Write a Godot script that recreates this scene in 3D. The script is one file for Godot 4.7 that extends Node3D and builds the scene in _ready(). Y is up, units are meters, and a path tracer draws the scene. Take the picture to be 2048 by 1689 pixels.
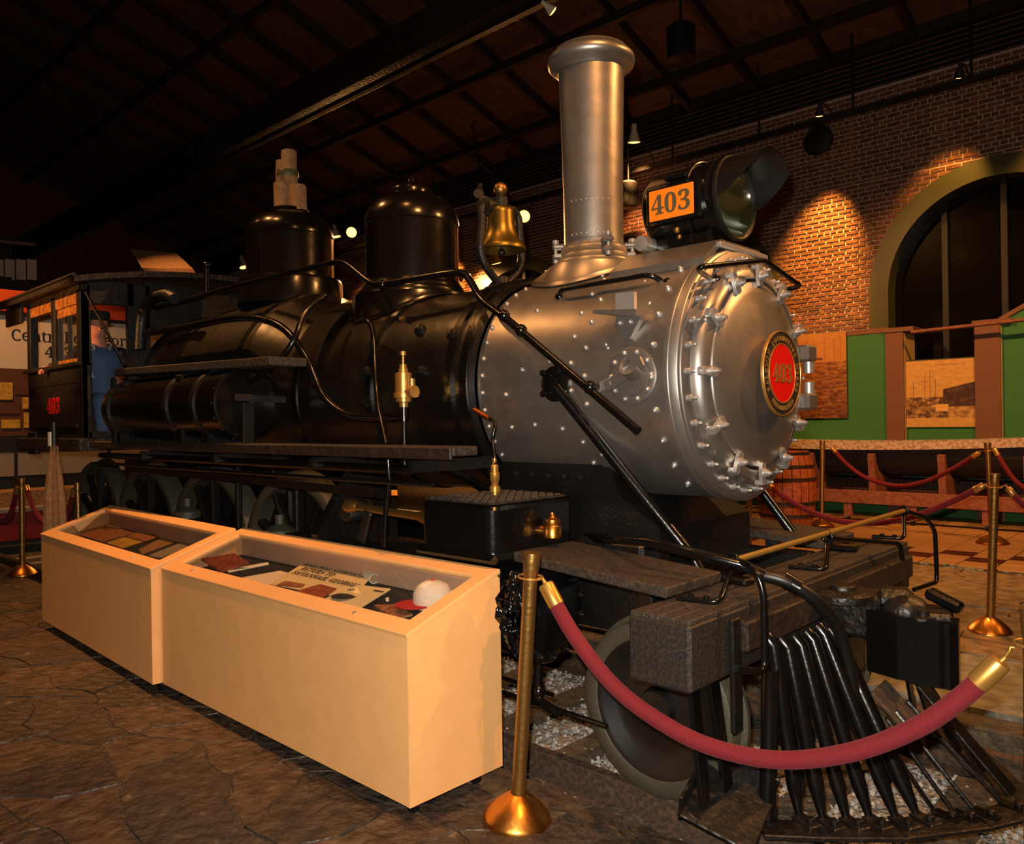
extends Node3D
# Steam locomotive in a brick railway museum hall. X runs along the locomotive (forward = +X), Y up, Z towards the visitor side.

const FOCAL := 1600.0            # focal length in pixels of the 2048 x 1689 frame
const EYE := Vector3(0, 1.65, 3.71)
var view := Basis()              # camera axes in the world
var rng := RandomNumberGenerator.new()
var M := {}                      # materials
var taken := {}                  # used top-level names

class MB:
	var v := PackedVector3Array()
	var n := PackedVector3Array()
	var c := PackedColorArray()
	var t := PackedVector2Array()
	var col := Color(1, 1, 1)
	func tri(a: Vector3, b: Vector3, d: Vector3, na: Vector3, nb: Vector3, nd: Vector3, ta := Vector2.ZERO, tb := Vector2.ZERO, td := Vector2.ZERO) -> void:
		if (b - a).cross(d - a).dot(na + nb + nd) > 0.0:
			v.append(a); v.append(d); v.append(b); n.append(na); n.append(nd); n.append(nb); t.append(ta); t.append(td); t.append(tb)
		else:
			v.append(a); v.append(b); v.append(d); n.append(na); n.append(nb); n.append(nd); t.append(ta); t.append(tb); t.append(td)
		c.append(col); c.append(col); c.append(col)
	func flat(a: Vector3, b: Vector3, d: Vector3, out := Vector3.ZERO) -> void:
		var f := (b - a).cross(d - a)
		if f.length_squared() < 1e-16: return
		f = f.normalized()
		if out != Vector3.ZERO and f.dot(out) < 0: f = -f
		tri(a, b, d, f, f, f)
	func quad(a: Vector3, b: Vector3, d: Vector3, e: Vector3, out := Vector3.ZERO) -> void:   # with texture coordinates a=(0,0) b=(1,0) d=(1,1) e=(0,1)
		var f := (b - a).cross(d - a)
		if f.length_squared() < 1e-16: f = (d - a).cross(e - a)
		if f.length_squared() < 1e-16: return
		f = f.normalized()
		if out != Vector3.ZERO and f.dot(out) < 0: f = -f
		tri(a, b, d, f, f, f, Vector2(0, 0), Vector2(1, 0), Vector2(1, 1))
		tri(a, d, e, f, f, f, Vector2(0, 0), Vector2(1, 1), Vector2(0, 1))
	func box(x: Transform3D, s: Vector3, bev := 0.0) -> MB:
		var h := s * 0.5
		var b: float = min(bev, min(h.x, min(h.y, h.z)) * 0.9)
		if b <= 0.0:
			for ax in 3:
				for sg in [-1.0, 1.0]:
					var w := Vector3.ZERO; w[ax] = sg
					var u := Vector3.ZERO; u[(ax + 1) % 3] = h[(ax + 1) % 3]
					var k := Vector3.ZERO; k[(ax + 2) % 3] = h[(ax + 2) % 3]
					var o: Vector3 = w * h[ax]
					quad(x * (o - u - k), x * (o + u - k), x * (o + u + k), x * (o - u + k), x.basis * w)
			return self
		for ax in 3:
			for sg in [-1.0, 1.0]:
				var w := Vector3.ZERO; w[ax] = sg
				var i1 := (ax + 1) % 3
				var i2 := (ax + 2) % 3
				var u := Vector3.ZERO; u[i1] = h[i1] - b
				var k := Vector3.ZERO; k[i2] = h[i2] - b
				var o: Vector3 = w * h[ax]
				quad(x * (o - u - k), x * (o + u - k), x * (o + u + k), x * (o - u + k), x.basis * w)
		for ax in 3:
			var i1 := (ax + 1) % 3
			var i2 := (ax + 2) % 3
			for s1 in [-1.0, 1.0]:
				for s2 in [-1.0, 1.0]:
					var e := Vector3.ZERO; e[ax] = h[ax] - b
					var p := Vector3.ZERO; p[i1] = s1 * h[i1]; p[i2] = s2 * (h[i2] - b)
					var q := Vector3.ZERO; q[i1] = s1 * (h[i1] - b); q[i2] = s2 * h[i2]
					var o := Vector3.ZERO; o[i1] = s1; o[i2] = s2
					quad(x * (p - e), x * (p + e), x * (q + e), x * (q - e), x.basis * o)
		for sx in [-1.0, 1.0]:
			for sy in [-1.0, 1.0]:
				for sz in [-1.0, 1.0]:
					var g := Vector3(sx, sy, sz)
					flat(x * (g * Vector3(h.x, h.y - b, h.z - b)), x * (g * Vector3(h.x - b, h.y, h.z - b)), x * (g * Vector3(h.x - b, h.y - b, h.z)), x.basis * g)
		return self
	func at(p: Vector3, s: Vector3, bev := 0.0) -> MB:
		return box(Transform3D(Basis(), p), s, bev)
	func span(a: Vector3, b: Vector3, bev := 0.0) -> MB:      # box between two corners
		return box(Transform3D(Basis(), (a + b) * 0.5), (b - a).abs(), bev)
	func bar(a: Vector3, b: Vector3, w: float, h: float, bev := 0.0, up := Vector3.UP) -> MB:   # box from a to b, w across, h along up
		var z := (b - a)
		var len := z.length()
		z = z / len
		var xx := up.cross(z)
		if xx.length() < 1e-4: xx = Vector3.RIGHT.cross(z)
		xx = xx.normalized()
		return box(Transform3D(Basis(xx, z.cross(xx), z), (a + b) * 0.5), Vector3(w, h, len), bev)
	func lathe(x: Transform3D, prof: Array, segs := 32, a0 := 0.0, a1 := TAU) -> MB:     # profile of Vector2(radius, height); axis = local y
		var m := prof.size()
		var sn := []
		for i in m - 1:
			var d: Vector2 = prof[i + 1] - prof[i]
			sn.append(Vector2(d.y, -d.x).normalized() if d.length() > 1e-9 else Vector2(1, 0))
		for i in m - 1:
			var p: Vector2 = prof[i]
			var q: Vector2 = prof[i + 1]
			var np: Vector2 = sn[i]
			var nq: Vector2 = sn[i]
			if i > 0 and sn[i - 1].dot(sn[i]) > 0.7: np = (sn[i - 1] + sn[i]).normalized()
			if i < m - 2 and sn[i + 1].dot(sn[i]) > 0.7: nq = (sn[i + 1] + sn[i]).normalized()
			for k in segs:
				var aa := a0 + (a1 - a0) * k / segs
				var ab := a0 + (a1 - a0) * (k + 1) / segs
				var ca := Vector2(cos(aa), sin(aa))
				var cb := Vector2(cos(ab), sin(ab))
				var P0 := x * Vector3(p.x * ca.x, p.y, p.x * ca.y)
				var P1 := x * Vector3(p.x * cb.x, p.y, p.x * cb.y)
				var Q0 := x * Vector3(q.x * ca.x, q.y, q.x * ca.y)
				var Q1 := x * Vector3(q.x * cb.x, q.y, q.x * cb.y)
				var n0 := (x.basis * Vector3(np.x * ca.x, np.y, np.x * ca.y)).normalized()
				var n1 := (x.basis * Vector3(np.x * cb.x, np.y, np.x * cb.y)).normalized()
				var m0 := (x.basis * Vector3(nq.x * ca.x, nq.y, nq.x * ca.y)).normalized()
				var m1 := (x.basis * Vector3(nq.x * cb.x, nq.y, nq.x * cb.y)).normalized()
				if p.x > 1e-6: tri(P0, P1, Q1 if q.x > 1e-6 else Q0, n0, n1, m1)
				if q.x > 1e-6: tri(P0, Q1, Q0, n0, m1, m0)
		return self
	func tube(pts: Array, r, segs := 10, caps := true) -> MB:    # r a number or one number for each point
		var m := pts.size()
		var rings := []
		var nrm := []
		var tan0: Vector3 = (pts[1] - pts[0]).normalized()
		var u := tan0.cross(Vector3.UP)
		if u.length() < 0.05: u = tan0.cross(Vector3.RIGHT)
		u = u.normalized()
		for i in m:
			var tg: Vector3
			if i == 0: tg = pts[1] - pts[0]
			elif i == m - 1: tg = pts[m - 1] - pts[m - 2]
			else: tg = (pts[i + 1] - pts[i]).normalized() + (pts[i] - pts[i - 1]).normalized()
			tg = tg.normalized()
			u = (u - tg * u.dot(tg)).normalized()
			var w := tg.cross(u)
			var rr: float = r[i] if r is Array else r
			var ring := PackedVector3Array()
			var rn := PackedVector3Array()
			for k in segs:
				var a := TAU * k / segs
				var dd := u * cos(a) + w * sin(a)
				ring.append(pts[i] + dd * rr); rn.append(dd)
			rings.append(ring); nrm.append(rn)
		for i in m - 1:
			for k in segs:
				var k2 := (k + 1) % segs
				tri(rings[i][k], rings[i][k2], rings[i + 1][k2], nrm[i][k], nrm[i][k2], nrm[i + 1][k2])
				tri(rings[i][k], rings[i + 1][k2], rings[i + 1][k], nrm[i][k], nrm[i + 1][k2], nrm[i + 1][k])
		if caps:
			for e in [0, m - 1]:
				var od: Vector3 = (pts[0] - pts[1]) if e == 0 else (pts[m - 1] - pts[m - 2])
				for k in segs: flat(pts[e], rings[e][k], rings[e][(k + 1) % segs], od)
		return self
	func ball(p: Vector3, r: float, segs := 12, sy := 1.0) -> MB:
		var prof := []
		for i in segs / 2 + 1:
			var a := PI * i / (segs / 2)
			prof.append(Vector2(r * sin(a), -r * cos(a) * sy))
		prof[0].x = 0; prof[prof.size() - 1].x = 0
		return lathe(Transform3D(Basis(), p), prof, segs)
	func prism(x: Transform3D, poly: PackedVector2Array, z0: float, z1: float) -> MB:     # polygon in local xy, drawn out from z0 to z1
		var idx := Geometry2D.triangulate_polygon(poly)
		for i in range(0, idx.size(), 3):
			var a := poly[idx[i]]; var b := poly[idx[i + 1]]; var d := poly[idx[i + 2]]
			flat(x * Vector3(a.x, a.y, z1), x * Vector3(b.x, b.y, z1), x * Vector3(d.x, d.y, z1), x.basis.z)
			flat(x * Vector3(a.x, a.y, z0), x * Vector3(b.x, b.y, z0), x * Vector3(d.x, d.y, z0), -x.basis.z)
		var ccw := not Geometry2D.is_polygon_clockwise(poly)
		for i in poly.size():
			var a := poly[i]; var b := poly[(i + 1) % poly.size()]
			var e := b - a
			var o := Vector3(e.y, -e.x, 0) * (1.0 if ccw else -1.0)
			quad(x * Vector3(a.x, a.y, z0), x * Vector3(b.x, b.y, z0), x * Vector3(b.x, b.y, z1), x * Vector3(a.x, a.y, z1), x.basis * o)
		return self
	func mesh() -> ArrayMesh:
		var arr := []
		arr.resize(Mesh.ARRAY_MAX)
		arr[Mesh.ARRAY_VERTEX] = v; arr[Mesh.ARRAY_NORMAL] = n; arr[Mesh.ARRAY_COLOR] = c; arr[Mesh.ARRAY_TEX_UV] = t
		var m := ArrayMesh.new()
		m.add_surface_from_arrays(Mesh.PRIMITIVE_TRIANGLES, arr)
		return m

# ---------- placing: a pixel gives a direction, the plane it lies on gives the distance
func ray(u: float, w: float) -> Vector3: return view * Vector3((u - 1024.0) / FOCAL, -(w - 844.5) / FOCAL, -1)
func px(u: float, w: float, x: float) -> Vector3: var d := ray(u, w); return EYE + d * ((x - EYE.x) / d.x)
func py(u: float, w: float, y: float) -> Vector3: var d := ray(u, w); return EYE + d * ((y - EYE.y) / d.y)
func pz(u: float, w: float, z: float) -> Vector3: var d := ray(u, w); return EYE + d * ((z - EYE.z) / d.z)

func xf(p: Vector3, b := Basis()) -> Transform3D: return Transform3D(b, p)
func axis_x(p: Vector3) -> Transform3D: return Transform3D(Basis(Vector3(0, 0, 1), Vector3(1, 0, 0), Vector3(0, 1, 0)), p)    # local y -> +x
func axis_z(p: Vector3) -> Transform3D: return Transform3D(Basis(Vector3(1, 0, 0), Vector3(0, 0, 1), Vector3(0, -1, 0)), p)   # local y -> +z
func along(a: Vector3, b: Vector3) -> Transform3D:      # local y from a towards b
	var y := (b - a).normalized()
	var x := y.cross(Vector3(0.3, 0.2, 0.93)).normalized()
	return Transform3D(Basis(x, y, x.cross(y)), a)

func bend(pts: Array, r: float, k := 5) -> Array:       # rounds the corners of a path
	var out := [pts[0]]
	for i in range(1, pts.size() - 1):
		var a: Vector3 = pts[i - 1]; var b: Vector3 = pts[i]; var c: Vector3 = pts[i + 1]
		var ra: float = min(r, a.distance_to(b) * 0.45)
		var rc: float = min(r, c.distance_to(b) * 0.45)
		var p := b + (a - b).normalized() * ra
		var q := b + (c - b).normalized() * rc
		for j in k + 1:
			var s := float(j) / k
			out.append(p.lerp(b, s).lerp(b.lerp(q, s), s))
	out.append(pts[pts.size() - 1])
	return out
func spline(pts: Array, k := 6) -> Array:
	var cv := Curve3D.new()
	for i in pts.size():
		var tg := Vector3.ZERO
		if i > 0 and i < pts.size() - 1: tg = (pts[i + 1] - pts[i - 1]) / 6.0
		cv.add_point(pts[i], -tg, tg)
	var out := []
	for i in (pts.size() - 1):
		for j in k: out.append(cv.sample(i, float(j) / k))
	out.append(pts[pts.size() - 1])
	return out

# ---------- objects
func numbered(called: String) -> String:
	if not taken.has(called):
		taken[called] = 0
		return called
	taken[called] += 1
	return "%s_%03d" % [called, taken[called]]
func thing(called: String, label: String, category: String, base: Vector3, group := "") -> Node3D:
	var o := Node3D.new()
	o.name = numbered(called)
	add_child(o)
	o.position = base
	o.set_meta("label", label); o.set_meta("category", category)
	if group: o.set_meta("group", group)
	return o
func put(called: String, m, mat: Material, parent: Node, x := Transform3D()) -> MeshInstance3D:    # a mesh in world coordinates (moved by x) as a part of parent
	var o := MeshInstance3D.new()
	o.name = called
	o.mesh = m.mesh() if m is MB else m
	o.material_override = mat
	parent.add_child(o, true)
	o.transform = (parent as Node3D).global_transform.affine_inverse() * x
	return o
func solo(called: String, m, mat: Material, label: String, category: String, group := "", base := Vector3.ZERO) -> MeshInstance3D:
	var o := put(numbered(called), m, mat, self, xf(base))
	o.set_meta("label", label); o.set_meta("category", category)
	if group: o.set_meta("group", group)
	return o
func struct(called: String, m, mat: Material, label := "") -> MeshInstance3D:
	var o := put(called, m, mat, self)
	o.set_meta("kind", "structure")
	if label: o.set_meta("label", label); o.set_meta("category", called.split("_")[0])
	return o
func text(s: String, size: float, depth: float, serif := true, weight := 700) -> TextMesh:
	var f := SystemFont.new()
	f.font_names = PackedStringArray(["Droid Serif" if serif else "Droid Sans"])
	f.font_weight = weight
	var m := TextMesh.new()
	m.text = s; m.font = f; m.font_size = 64; m.pixel_size = size / 64.0; m.depth = depth; m.curve_step = 1.5
	return m

# ---------- materials
func grain(seed_: int, freq: float, stops: Array, size := 256, octaves := 4, stretch := Vector2.ONE) -> ImageTexture:
	var nz := FastNoiseLite.new()
	nz.seed = seed_; nz.frequency = freq; nz.fractal_octaves = octaves; nz.noise_type = FastNoiseLite.TYPE_SIMPLEX_SMOOTH
	var src := nz.get_seamless_image(size, size)
	src.convert(Image.FORMAT_L8)
	var raw := src.get_data()
	var g := Gradient.new()
	g.offsets = PackedFloat32Array(); g.colors = PackedColorArray()
	var offs := PackedFloat32Array(); var cols := PackedColorArray()
	for s in stops: offs.append(s[0]); cols.append(s[1])
	g.offsets = offs; g.colors = cols
	var lut := PackedByteArray()
	for i in 256:
		var c := g.sample(i / 255.0)
		lut.append(c.r8); lut.append(c.g8); lut.append(c.b8)
	var out := PackedByteArray()
	out.resize(size * size * 3)
	for i in size * size:
		var k := raw[i] * 3
		out[i * 3] = lut[k]; out[i * 3 + 1] = lut[k + 1]; out[i * 3 + 2] = lut[k + 2]
	var im := Image.create_from_data(size, size, false, Image.FORMAT_RGB8, out)
	im.generate_mipmaps()
	return ImageTexture.create_from_image(im)
func bumps(seed_: int, freq: float, strength: float, size := 256) -> ImageTexture:
	var nz := FastNoiseLite.new()
	nz.seed = seed_; nz.frequency = freq; nz.fractal_octaves = 4
	var im := nz.get_seamless_image(size, size)
	im.convert(Image.FORMAT_RGBA8)
	im.bump_map_to_normal_map(strength)
	return ImageTexture.create_from_image(im)
func mat(color: Color, rough: float, metal := 0.0, tex: Texture2D = null, scale := 1.0, bump: Texture2D = null, bump_scale := 0.5, world := false) -> StandardMaterial3D:
	var m := StandardMaterial3D.new()
	m.albedo_color = color; m.roughness = rough; m.metallic = metal
	if tex: m.albedo_texture = tex
	if bump:
		m.normal_enabled = true; m.normal_texture = bump; m.normal_scale = bump_scale
	if tex or bump:
		m.uv1_triplanar = true
		m.uv1_world_triplanar = world
		m.uv1_scale = Vector3.ONE * scale
	return m
func glow(color: Color, energy: float) -> StandardMaterial3D:
	var m := mat(Color(0.9, 0.85, 0.75), 0.4)
	m.emission_enabled = true; m.emission = color; m.emission_energy_multiplier = energy
	return m

# ======================================================================
func _ready() -> void:
	rng.seed = 403
	# ----- camera
	var yaw := deg_to_rad(-46.5)
	var away := Vector3(sin(yaw), 0, -cos(yaw))
	var side := Vector3(sin(yaw + PI / 2), 0, -cos(yaw + PI / 2))
	view = (Basis(Vector3(0, 0, 1), deg_to_rad(0.9)) * Basis(Vector3.RIGHT, deg_to_rad(0.05)) * Basis(-away, Vector3.UP, -side)).transposed()
	var cam := Camera3D.new()
	cam.name = "camera"
	cam.fov = rad_to_deg(2.0 * atan(844.5 / FOCAL))
	cam.near = 0.05; cam.far = 120.0
	add_child(cam)
	cam.transform = Transform3D(view, EYE)
	cam.current = true
	# ----- environment: a windowless hall at night
	var env := Environment.new()
	env.background_mode = Environment.BG_COLOR
	env.background_color = Color(0, 0, 0)
	env.tonemap_mode = Environment.TONE_MAPPER_LINEAR
	env.tonemap_exposure = 1.0
	env.sdfgi_enabled = true; env.ssao_enabled = true; env.ssil_enabled = true
	var we := WorldEnvironment.new()
	we.name = "environment"
	we.environment = env
	add_child(we)
	# ----- the photographer's flash, a hand's width up and left of the lens
	var fl := SpotLight3D.new()
	fl.name = "camera_flash"
	fl.light_color = Color(1.0, 0.955, 0.89)
	fl.light_energy = FLASH
	fl.light_size = 0.025
	fl.spot_angle = 52.0; fl.spot_angle_attenuation = 0.6; fl.spot_range = 40.0; fl.spot_attenuation = 2.0
	fl.shadow_enabled = true
	add_child(fl)
	fl.transform = Transform3D(view, EYE + view * Vector3(-0.05, 0.11, 0.0))
	make_materials()
	build_hall()
	build_lamps()
	build_track()
	build_locomotive()
	build_cases()
	build_barriers()
	build_background()
	build_exhibits()
	build_driver()

const FLASH := 18.0
const WARM := 0.22
func roof_y(z: float) -> float: return 8.05 + (z + 11.6) * 0.344
const TUNGSTEN := Color(1.0, 0.68, 0.38)

func make_materials() -> void:
	var paint := bumps(3, 0.02, 3.0)
	var fine := bumps(5, 0.12, 2.0)
	var rough_n := bumps(9, 0.05, 6.0)
	M.silver = mat(Color(1, 1, 1), 0.38, 0.86, grain(11, 0.012, [[0.2, Color(0.56, 0.545, 0.52)], [0.5, Color(0.65, 0.63, 0.605)], [0.8, Color(0.60, 0.58, 0.555)]]), 0.8, paint, 0.10)
	M.silver_bolt = mat(Color(0.72, 0.71, 0.70), 0.36, 0.7)
	M.silver_dull = mat(Color(0.52, 0.50, 0.485), 0.42, 0.75)
	M.black = mat(Color(0.045, 0.042, 0.042), 0.22, 0.0, null, 1.0, fine, 0.1)
	M.black_metal = mat(Color(0.062, 0.058, 0.056), 0.40, 0.0, grain(21, 0.03, [[0.3, Color(0.85, 0.85, 0.85)], [0.7, Color(1, 1, 1)]], 128), 1.0, fine, 0.2)
	M.boiler = mat(Color(1, 1, 1), 0.30, 0.0, grain(23, 0.011, [[0.25, Color(0.055, 0.048, 0.045)], [0.55, Color(0.075, 0.062, 0.054)], [0.8, Color(0.125, 0.098, 0.075)]]), 0.5, paint, 0.2)
	M.dome = mat(Color(0.055, 0.046, 0.042), 0.20, 0.0, null, 1.0, paint, 0.08)
	M.iron = mat(Color(0.105, 0.10, 0.095), 0.45, 0.3, null, 1.0, fine, 0.4)
	M.tyre = mat(Color(0.24, 0.23, 0.18), 0.55, 0.0, null, 1.0, fine, 0.3)
	M.rust = mat(Color(1, 1, 1), 0.8, 0.0, grain(31, 0.03, [[0.25, Color(0.20, 0.16, 0.13)], [0.5, Color(0.27, 0.195, 0.145)], [0.75, Color(0.33, 0.25, 0.18)]]), 3.0, rough_n, 0.4)
	M.rusty_black = mat(Color(1, 1, 1), 0.42, 0.0, grain(33, 0.025, [[0.35, Color(0.055, 0.05, 0.048)], [0.6, Color(0.09, 0.075, 0.062)], [0.85, Color(0.17, 0.125, 0.09)]]), 1.6, rough_n, 0.35)
	M.brass = mat(Color(0.80, 0.60, 0.30), 0.34, 0.75)
	M.brass_old = mat(Color(0.62, 0.47, 0.25), 0.40, 0.9, null, 1.0, fine, 0.25)
	M.bronze = mat(Color(0.83, 0.56, 0.25), 0.33, 1.0, null, 1.0, fine, 0.12)
	M.copper = mat(Color(0.84, 0.50, 0.26), 0.34, 1.0)
	M.gold_dull = mat(Color(0.47, 0.40, 0.18), 0.36, 0.9)
	M.gilt = mat(Color(0.50, 0.32, 0.10), 0.55, 0.2)
	M.rod_brass = mat(Color(0.62, 0.50, 0.24), 0.42, 0.5)
	M.velvet = mat(Color(0.40, 0.035, 0.09), 0.9, 0.0, null, 1.0, bumps(40, 0.2, 3.0), 0.3)
	M.velvet.rim_enabled = true; M.velvet.rim = 0.6; M.velvet.rim_tint = 0.7
	M.laminate = mat(Color(1, 1, 1), 0.55, 0.0, grain(41, 0.02, [[0.3, Color(0.88, 0.668, 0.428)], [0.7, Color(0.895, 0.683, 0.442)]]), 1.0)
	M.laminate_inside = mat(Color(0.80, 0.64, 0.52), 0.6)
	M.glass = mat(Color(0.35, 0.38, 0.38, 0.035), 0.02)
	M.glass.transparency = BaseMaterial3D.TRANSPARENCY_ALPHA
	M.lens = mat(Color(0.30, 0.34, 0.20, 0.16), 0.02)
	M.lens.transparency = BaseMaterial3D.TRANSPARENCY_ALPHA
	M.mirror = mat(Color(0.86, 0.87, 0.80), 0.07, 1.0)
	M.night_glass = mat(Color(0.03, 0.026, 0.024), 0.12)
	M.cloth_black = mat(Color(0.05, 0.045, 0.045), 0.95)
	M.red_enamel = mat(Color(0.78, 0.07, 0.035), 0.35)
	M.orange_glass = mat(Color(0.93, 0.50, 0.11), 0.35)
	M.grey_print = mat(Color(0.32, 0.29, 0.21), 0.5)
	var slate := bumps(59, 0.035, 9.0, 512)
	M.flag = mat(Color(1, 1, 1), 0.60, 0.0, grain(51, 0.016, [[0.2, Color(0.19, 0.16, 0.135)], [0.45, Color(0.26, 0.21, 0.165)], [0.6, Color(0.225, 0.19, 0.16)], [0.8, Color(0.30, 0.245, 0.19)], [0.9, Color(0.46, 0.40, 0.32)]], 512), 0.55, slate, 0.65, true)
	M.flag2 = mat(Color(1, 1, 1), 0.52, 0.0, grain(52, 0.02, [[0.2, Color(0.16, 0.145, 0.135)], [0.5, Color(0.225, 0.19, 0.16)], [0.8, Color(0.27, 0.22, 0.175)]], 512), 0.6, slate, 0.65, true)
	M.flag3 = mat(Color(1, 1, 1), 0.56, 0.0, grain(56, 0.02, [[0.2, Color(0.22, 0.175, 0.135)], [0.5, Color(0.29, 0.225, 0.17)], [0.8, Color(0.34, 0.275, 0.21)]], 512), 0.6, slate, 0.65, true)
	M.grout = mat(Color(1, 1, 1), 0.8, 0.0, grain(53, 0.04, [[0.3, Color(0.19, 0.155, 0.125)], [0.7, Color(0.29, 0.24, 0.185)]]), 1.2, rough_n, 0.6, true)
	M.stone_floor = mat(Color(1, 1, 1), 0.45, 0.0, grain(54, 0.02, [[0.2, Color(0.42, 0.36, 0.28)], [0.5, Color(0.50, 0.43, 0.33)], [0.8, Color(0.56, 0.48, 0.37)]], 512), 0.5, rough_n, 0.5, true)
	M.concrete = mat(Color(1, 1, 1), 0.75, 0.0, grain(55, 0.03, [[0.2, Color(0.40, 0.40, 0.36)], [0.8, Color(0.54, 0.53, 0.47)]]), 0.9, rough_n, 0.5, true)
	M.tile = mat(Color(0.66, 0.50, 0.32), 0.38, 0.0, null, 1.0, rough_n, 0.12)
	M.tile_red = mat(Color(0.27, 0.10, 0.07), 0.35, 0.0, null, 1.0, rough_n, 0.12)
	M.gravel = mat(Color(1, 1, 1), 0.85, 0.0, grain(57, 0.09, [[0.2, Color(0.36, 0.34, 0.31)], [0.5, Color(0.56, 0.54, 0.50)], [0.8, Color(0.68, 0.66, 0.62)]]), 1.6, rough_n, 1.2, true)
	M.pebble = mat(Color(1, 1, 1), 0.8)
	M.pebble.vertex_color_use_as_albedo = true
	M.sleeper = mat(Color(1, 1, 1), 0.85, 0.0, grain(58, 0.03, [[0.2, Color(0.22, 0.20, 0.165)], [0.8, Color(0.36, 0.32, 0.26)]]), 1.2, rough_n, 0.9)
	M.brick = mat(Color(1, 1, 1), 0.85, 0.0, grain(61, 0.02, [[0.2, Color(0.78, 0.76, 0.74)], [0.8, Color(1.0, 1.0, 1.0)]]), 2.0, rough_n, 0.6, true)
	M.brick.vertex_color_use_as_albedo = true
	M.mortar = mat(Color(1, 1, 1), 0.9, 0.0, grain(62, 0.03, [[0.2, Color(0.66, 0.60, 0.52)], [0.8, Color(0.76, 0.70, 0.62)]]), 1.5, rough_n, 0.6, true)
	M.olive = mat(Color(0.235, 0.235, 0.10), 0.5, 0.0, null, 1.0, fine, 0.1)
	M.green = mat(Color(0.22, 0.47, 0.24), 0.7)
	M.brown = mat(Color(0.47, 0.31, 0.21), 0.65)
	M.cream = mat(Color(0.80, 0.68, 0.42), 0.7)
	M.roof_wood = mat(Color(1, 1, 1), 0.8, 0.0, grain(63, 0.02, [[0.2, Color(0.30, 0.18, 0.115)], [0.8, Color(0.40, 0.25, 0.16)]]), 0.6, rough_n, 0.5, true)
	M.dark_wood = mat(Color(1, 1, 1), 0.55, 0.0, grain(64, 0.03, [[0.2, Color(0.11, 0.078, 0.058)], [0.8, Color(0.165, 0.115, 0.085)]]), 1.0, rough_n, 0.4)
	M.beam_wood = mat(Color(1, 1, 1), 0.55, 0.0, grain(65, 0.03, [[0.25, Color(0.10, 0.086, 0.078)], [0.5, Color(0.135, 0.115, 0.10)], [0.8, Color(0.18, 0.155, 0.13)]]), 6.0, rough_n, 0.22)
	M.plank_top = mat(Color(1, 1, 1), 0.7, 0.0, grain(66, 0.03, [[0.25, Color(0.13, 0.108, 0.09)], [0.55, Color(0.185, 0.15, 0.12)], [0.8, Color(0.24, 0.195, 0.15)]]), 4.0, rough_n, 0.4)
	M.cab_wood = mat(Color(1, 1, 1), 0.45, 0.0, grain(67, 0.03, [[0.25, Color(0.085, 0.066, 0.055)], [0.8, Color(0.125, 0.095, 0.075)]]), 0.9, rough_n, 0.1)
	M.varnish = mat(Color(1, 1, 1), 0.4, 0.0, grain(68, 0.03, [[0.25, Color(0.55, 0.33, 0.14)], [0.8, Color(0.78, 0.52, 0.24)]]), 1.5)
	M.oak = mat(Color(1, 1, 1), 0.55, 0.0, grain(69, 0.03, [[0.25, Color(0.55, 0.26, 0.13)], [0.8, Color(0.66, 0.34, 0.18)]]), 1.5, rough_n, 0.4)
	M.timber = mat(Color(1, 1, 1), 0.6, 0.0, grain(70, 0.03, [[0.25, Color(0.47, 0.27, 0.19)], [0.8, Color(0.56, 0.34, 0.24)]]), 1.0, rough_n, 0.3)
	M.hull = mat(Color(0.12, 0.125, 0.12), 0.6, 0.0, null, 1.0, rough_n, 0.3)
	M.hull_white = mat(Color(1, 1, 1), 0.7, 0.0, grain(71, 0.03, [[0.3, Color(0.62, 0.51, 0.41)], [0.5, Color(0.74, 0.65, 0.54)], [0.85, Color(0.78, 0.69, 0.57)]]), 1.5, rough_n, 0.4)
	M.canvas = mat(Color(1, 1, 1), 0.9, 0.0, grain(72, 0.04, [[0.2, Color(0.52, 0.38, 0.24)], [0.8, Color(0.62, 0.47, 0.31)]]), 1.5, rough_n, 0.6)
	M.tape = mat(Color(0.30, 0.29, 0.15), 0.5)
	M.paper = mat(Color(0.90, 0.82, 0.62), 0.8)
	M.paper_white = mat(Color(0.92, 0.91, 0.86), 0.8)
	M.ink = mat(Color(0.16, 0.13, 0.10), 0.8)
	M.ink_brown = mat(Color(0.40, 0.31, 0.19), 0.8)
	M.sepia = mat(Color(1, 1, 1), 0.7, 0.0, grain(73, 0.04, [[0.2, Color(0.47, 0.25, 0.13)], [0.6, Color(0.62, 0.40, 0.23)], [0.8, Color(0.70, 0.48, 0.28)]], 128), 4.0)
	M.leather = mat(Color(1, 1, 1), 0.6, 0.0, grain(74, 0.04, [[0.2, Color(0.52, 0.22, 0.12)], [0.8, Color(0.68, 0.35, 0.20)]], 128), 4.0)
	M.board_white = mat(Color(0.80, 0.76, 0.70), 0.7)
	M.board_orange = mat(Color(0.80, 0.30, 0.07), 0.6)
	M.board_brown = mat(Color(0.34, 0.19, 0.13), 0.7)
	M.board_yellow = mat(Color(1, 1, 1), 0.7, 0.0, grain(75, 0.02, [[0.2, Color(0.62, 0.50, 0.16)], [0.8, Color(0.80, 0.64, 0.22)]], 128), 3.0)
	M.board_red = mat(Color(0.52, 0.05, 0.055), 0.6)
	M.board_grey = mat(Color(0.54, 0.51, 0.46), 0.7)
	M.dark = mat(Color(0.045, 0.042, 0.04), 0.6)
	M.denim = mat(Color(0.24, 0.33, 0.46), 0.9, 0.0, null, 1.0, fine, 0.4)
	M.shirt = mat(Color(0.10, 0.09, 0.10), 0.9)
	M.skin = mat(Color(0.72, 0.47, 0.36), 0.55)
	M.cap_white = mat(Color(0.92, 0.87, 0.80), 0.9)
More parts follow.
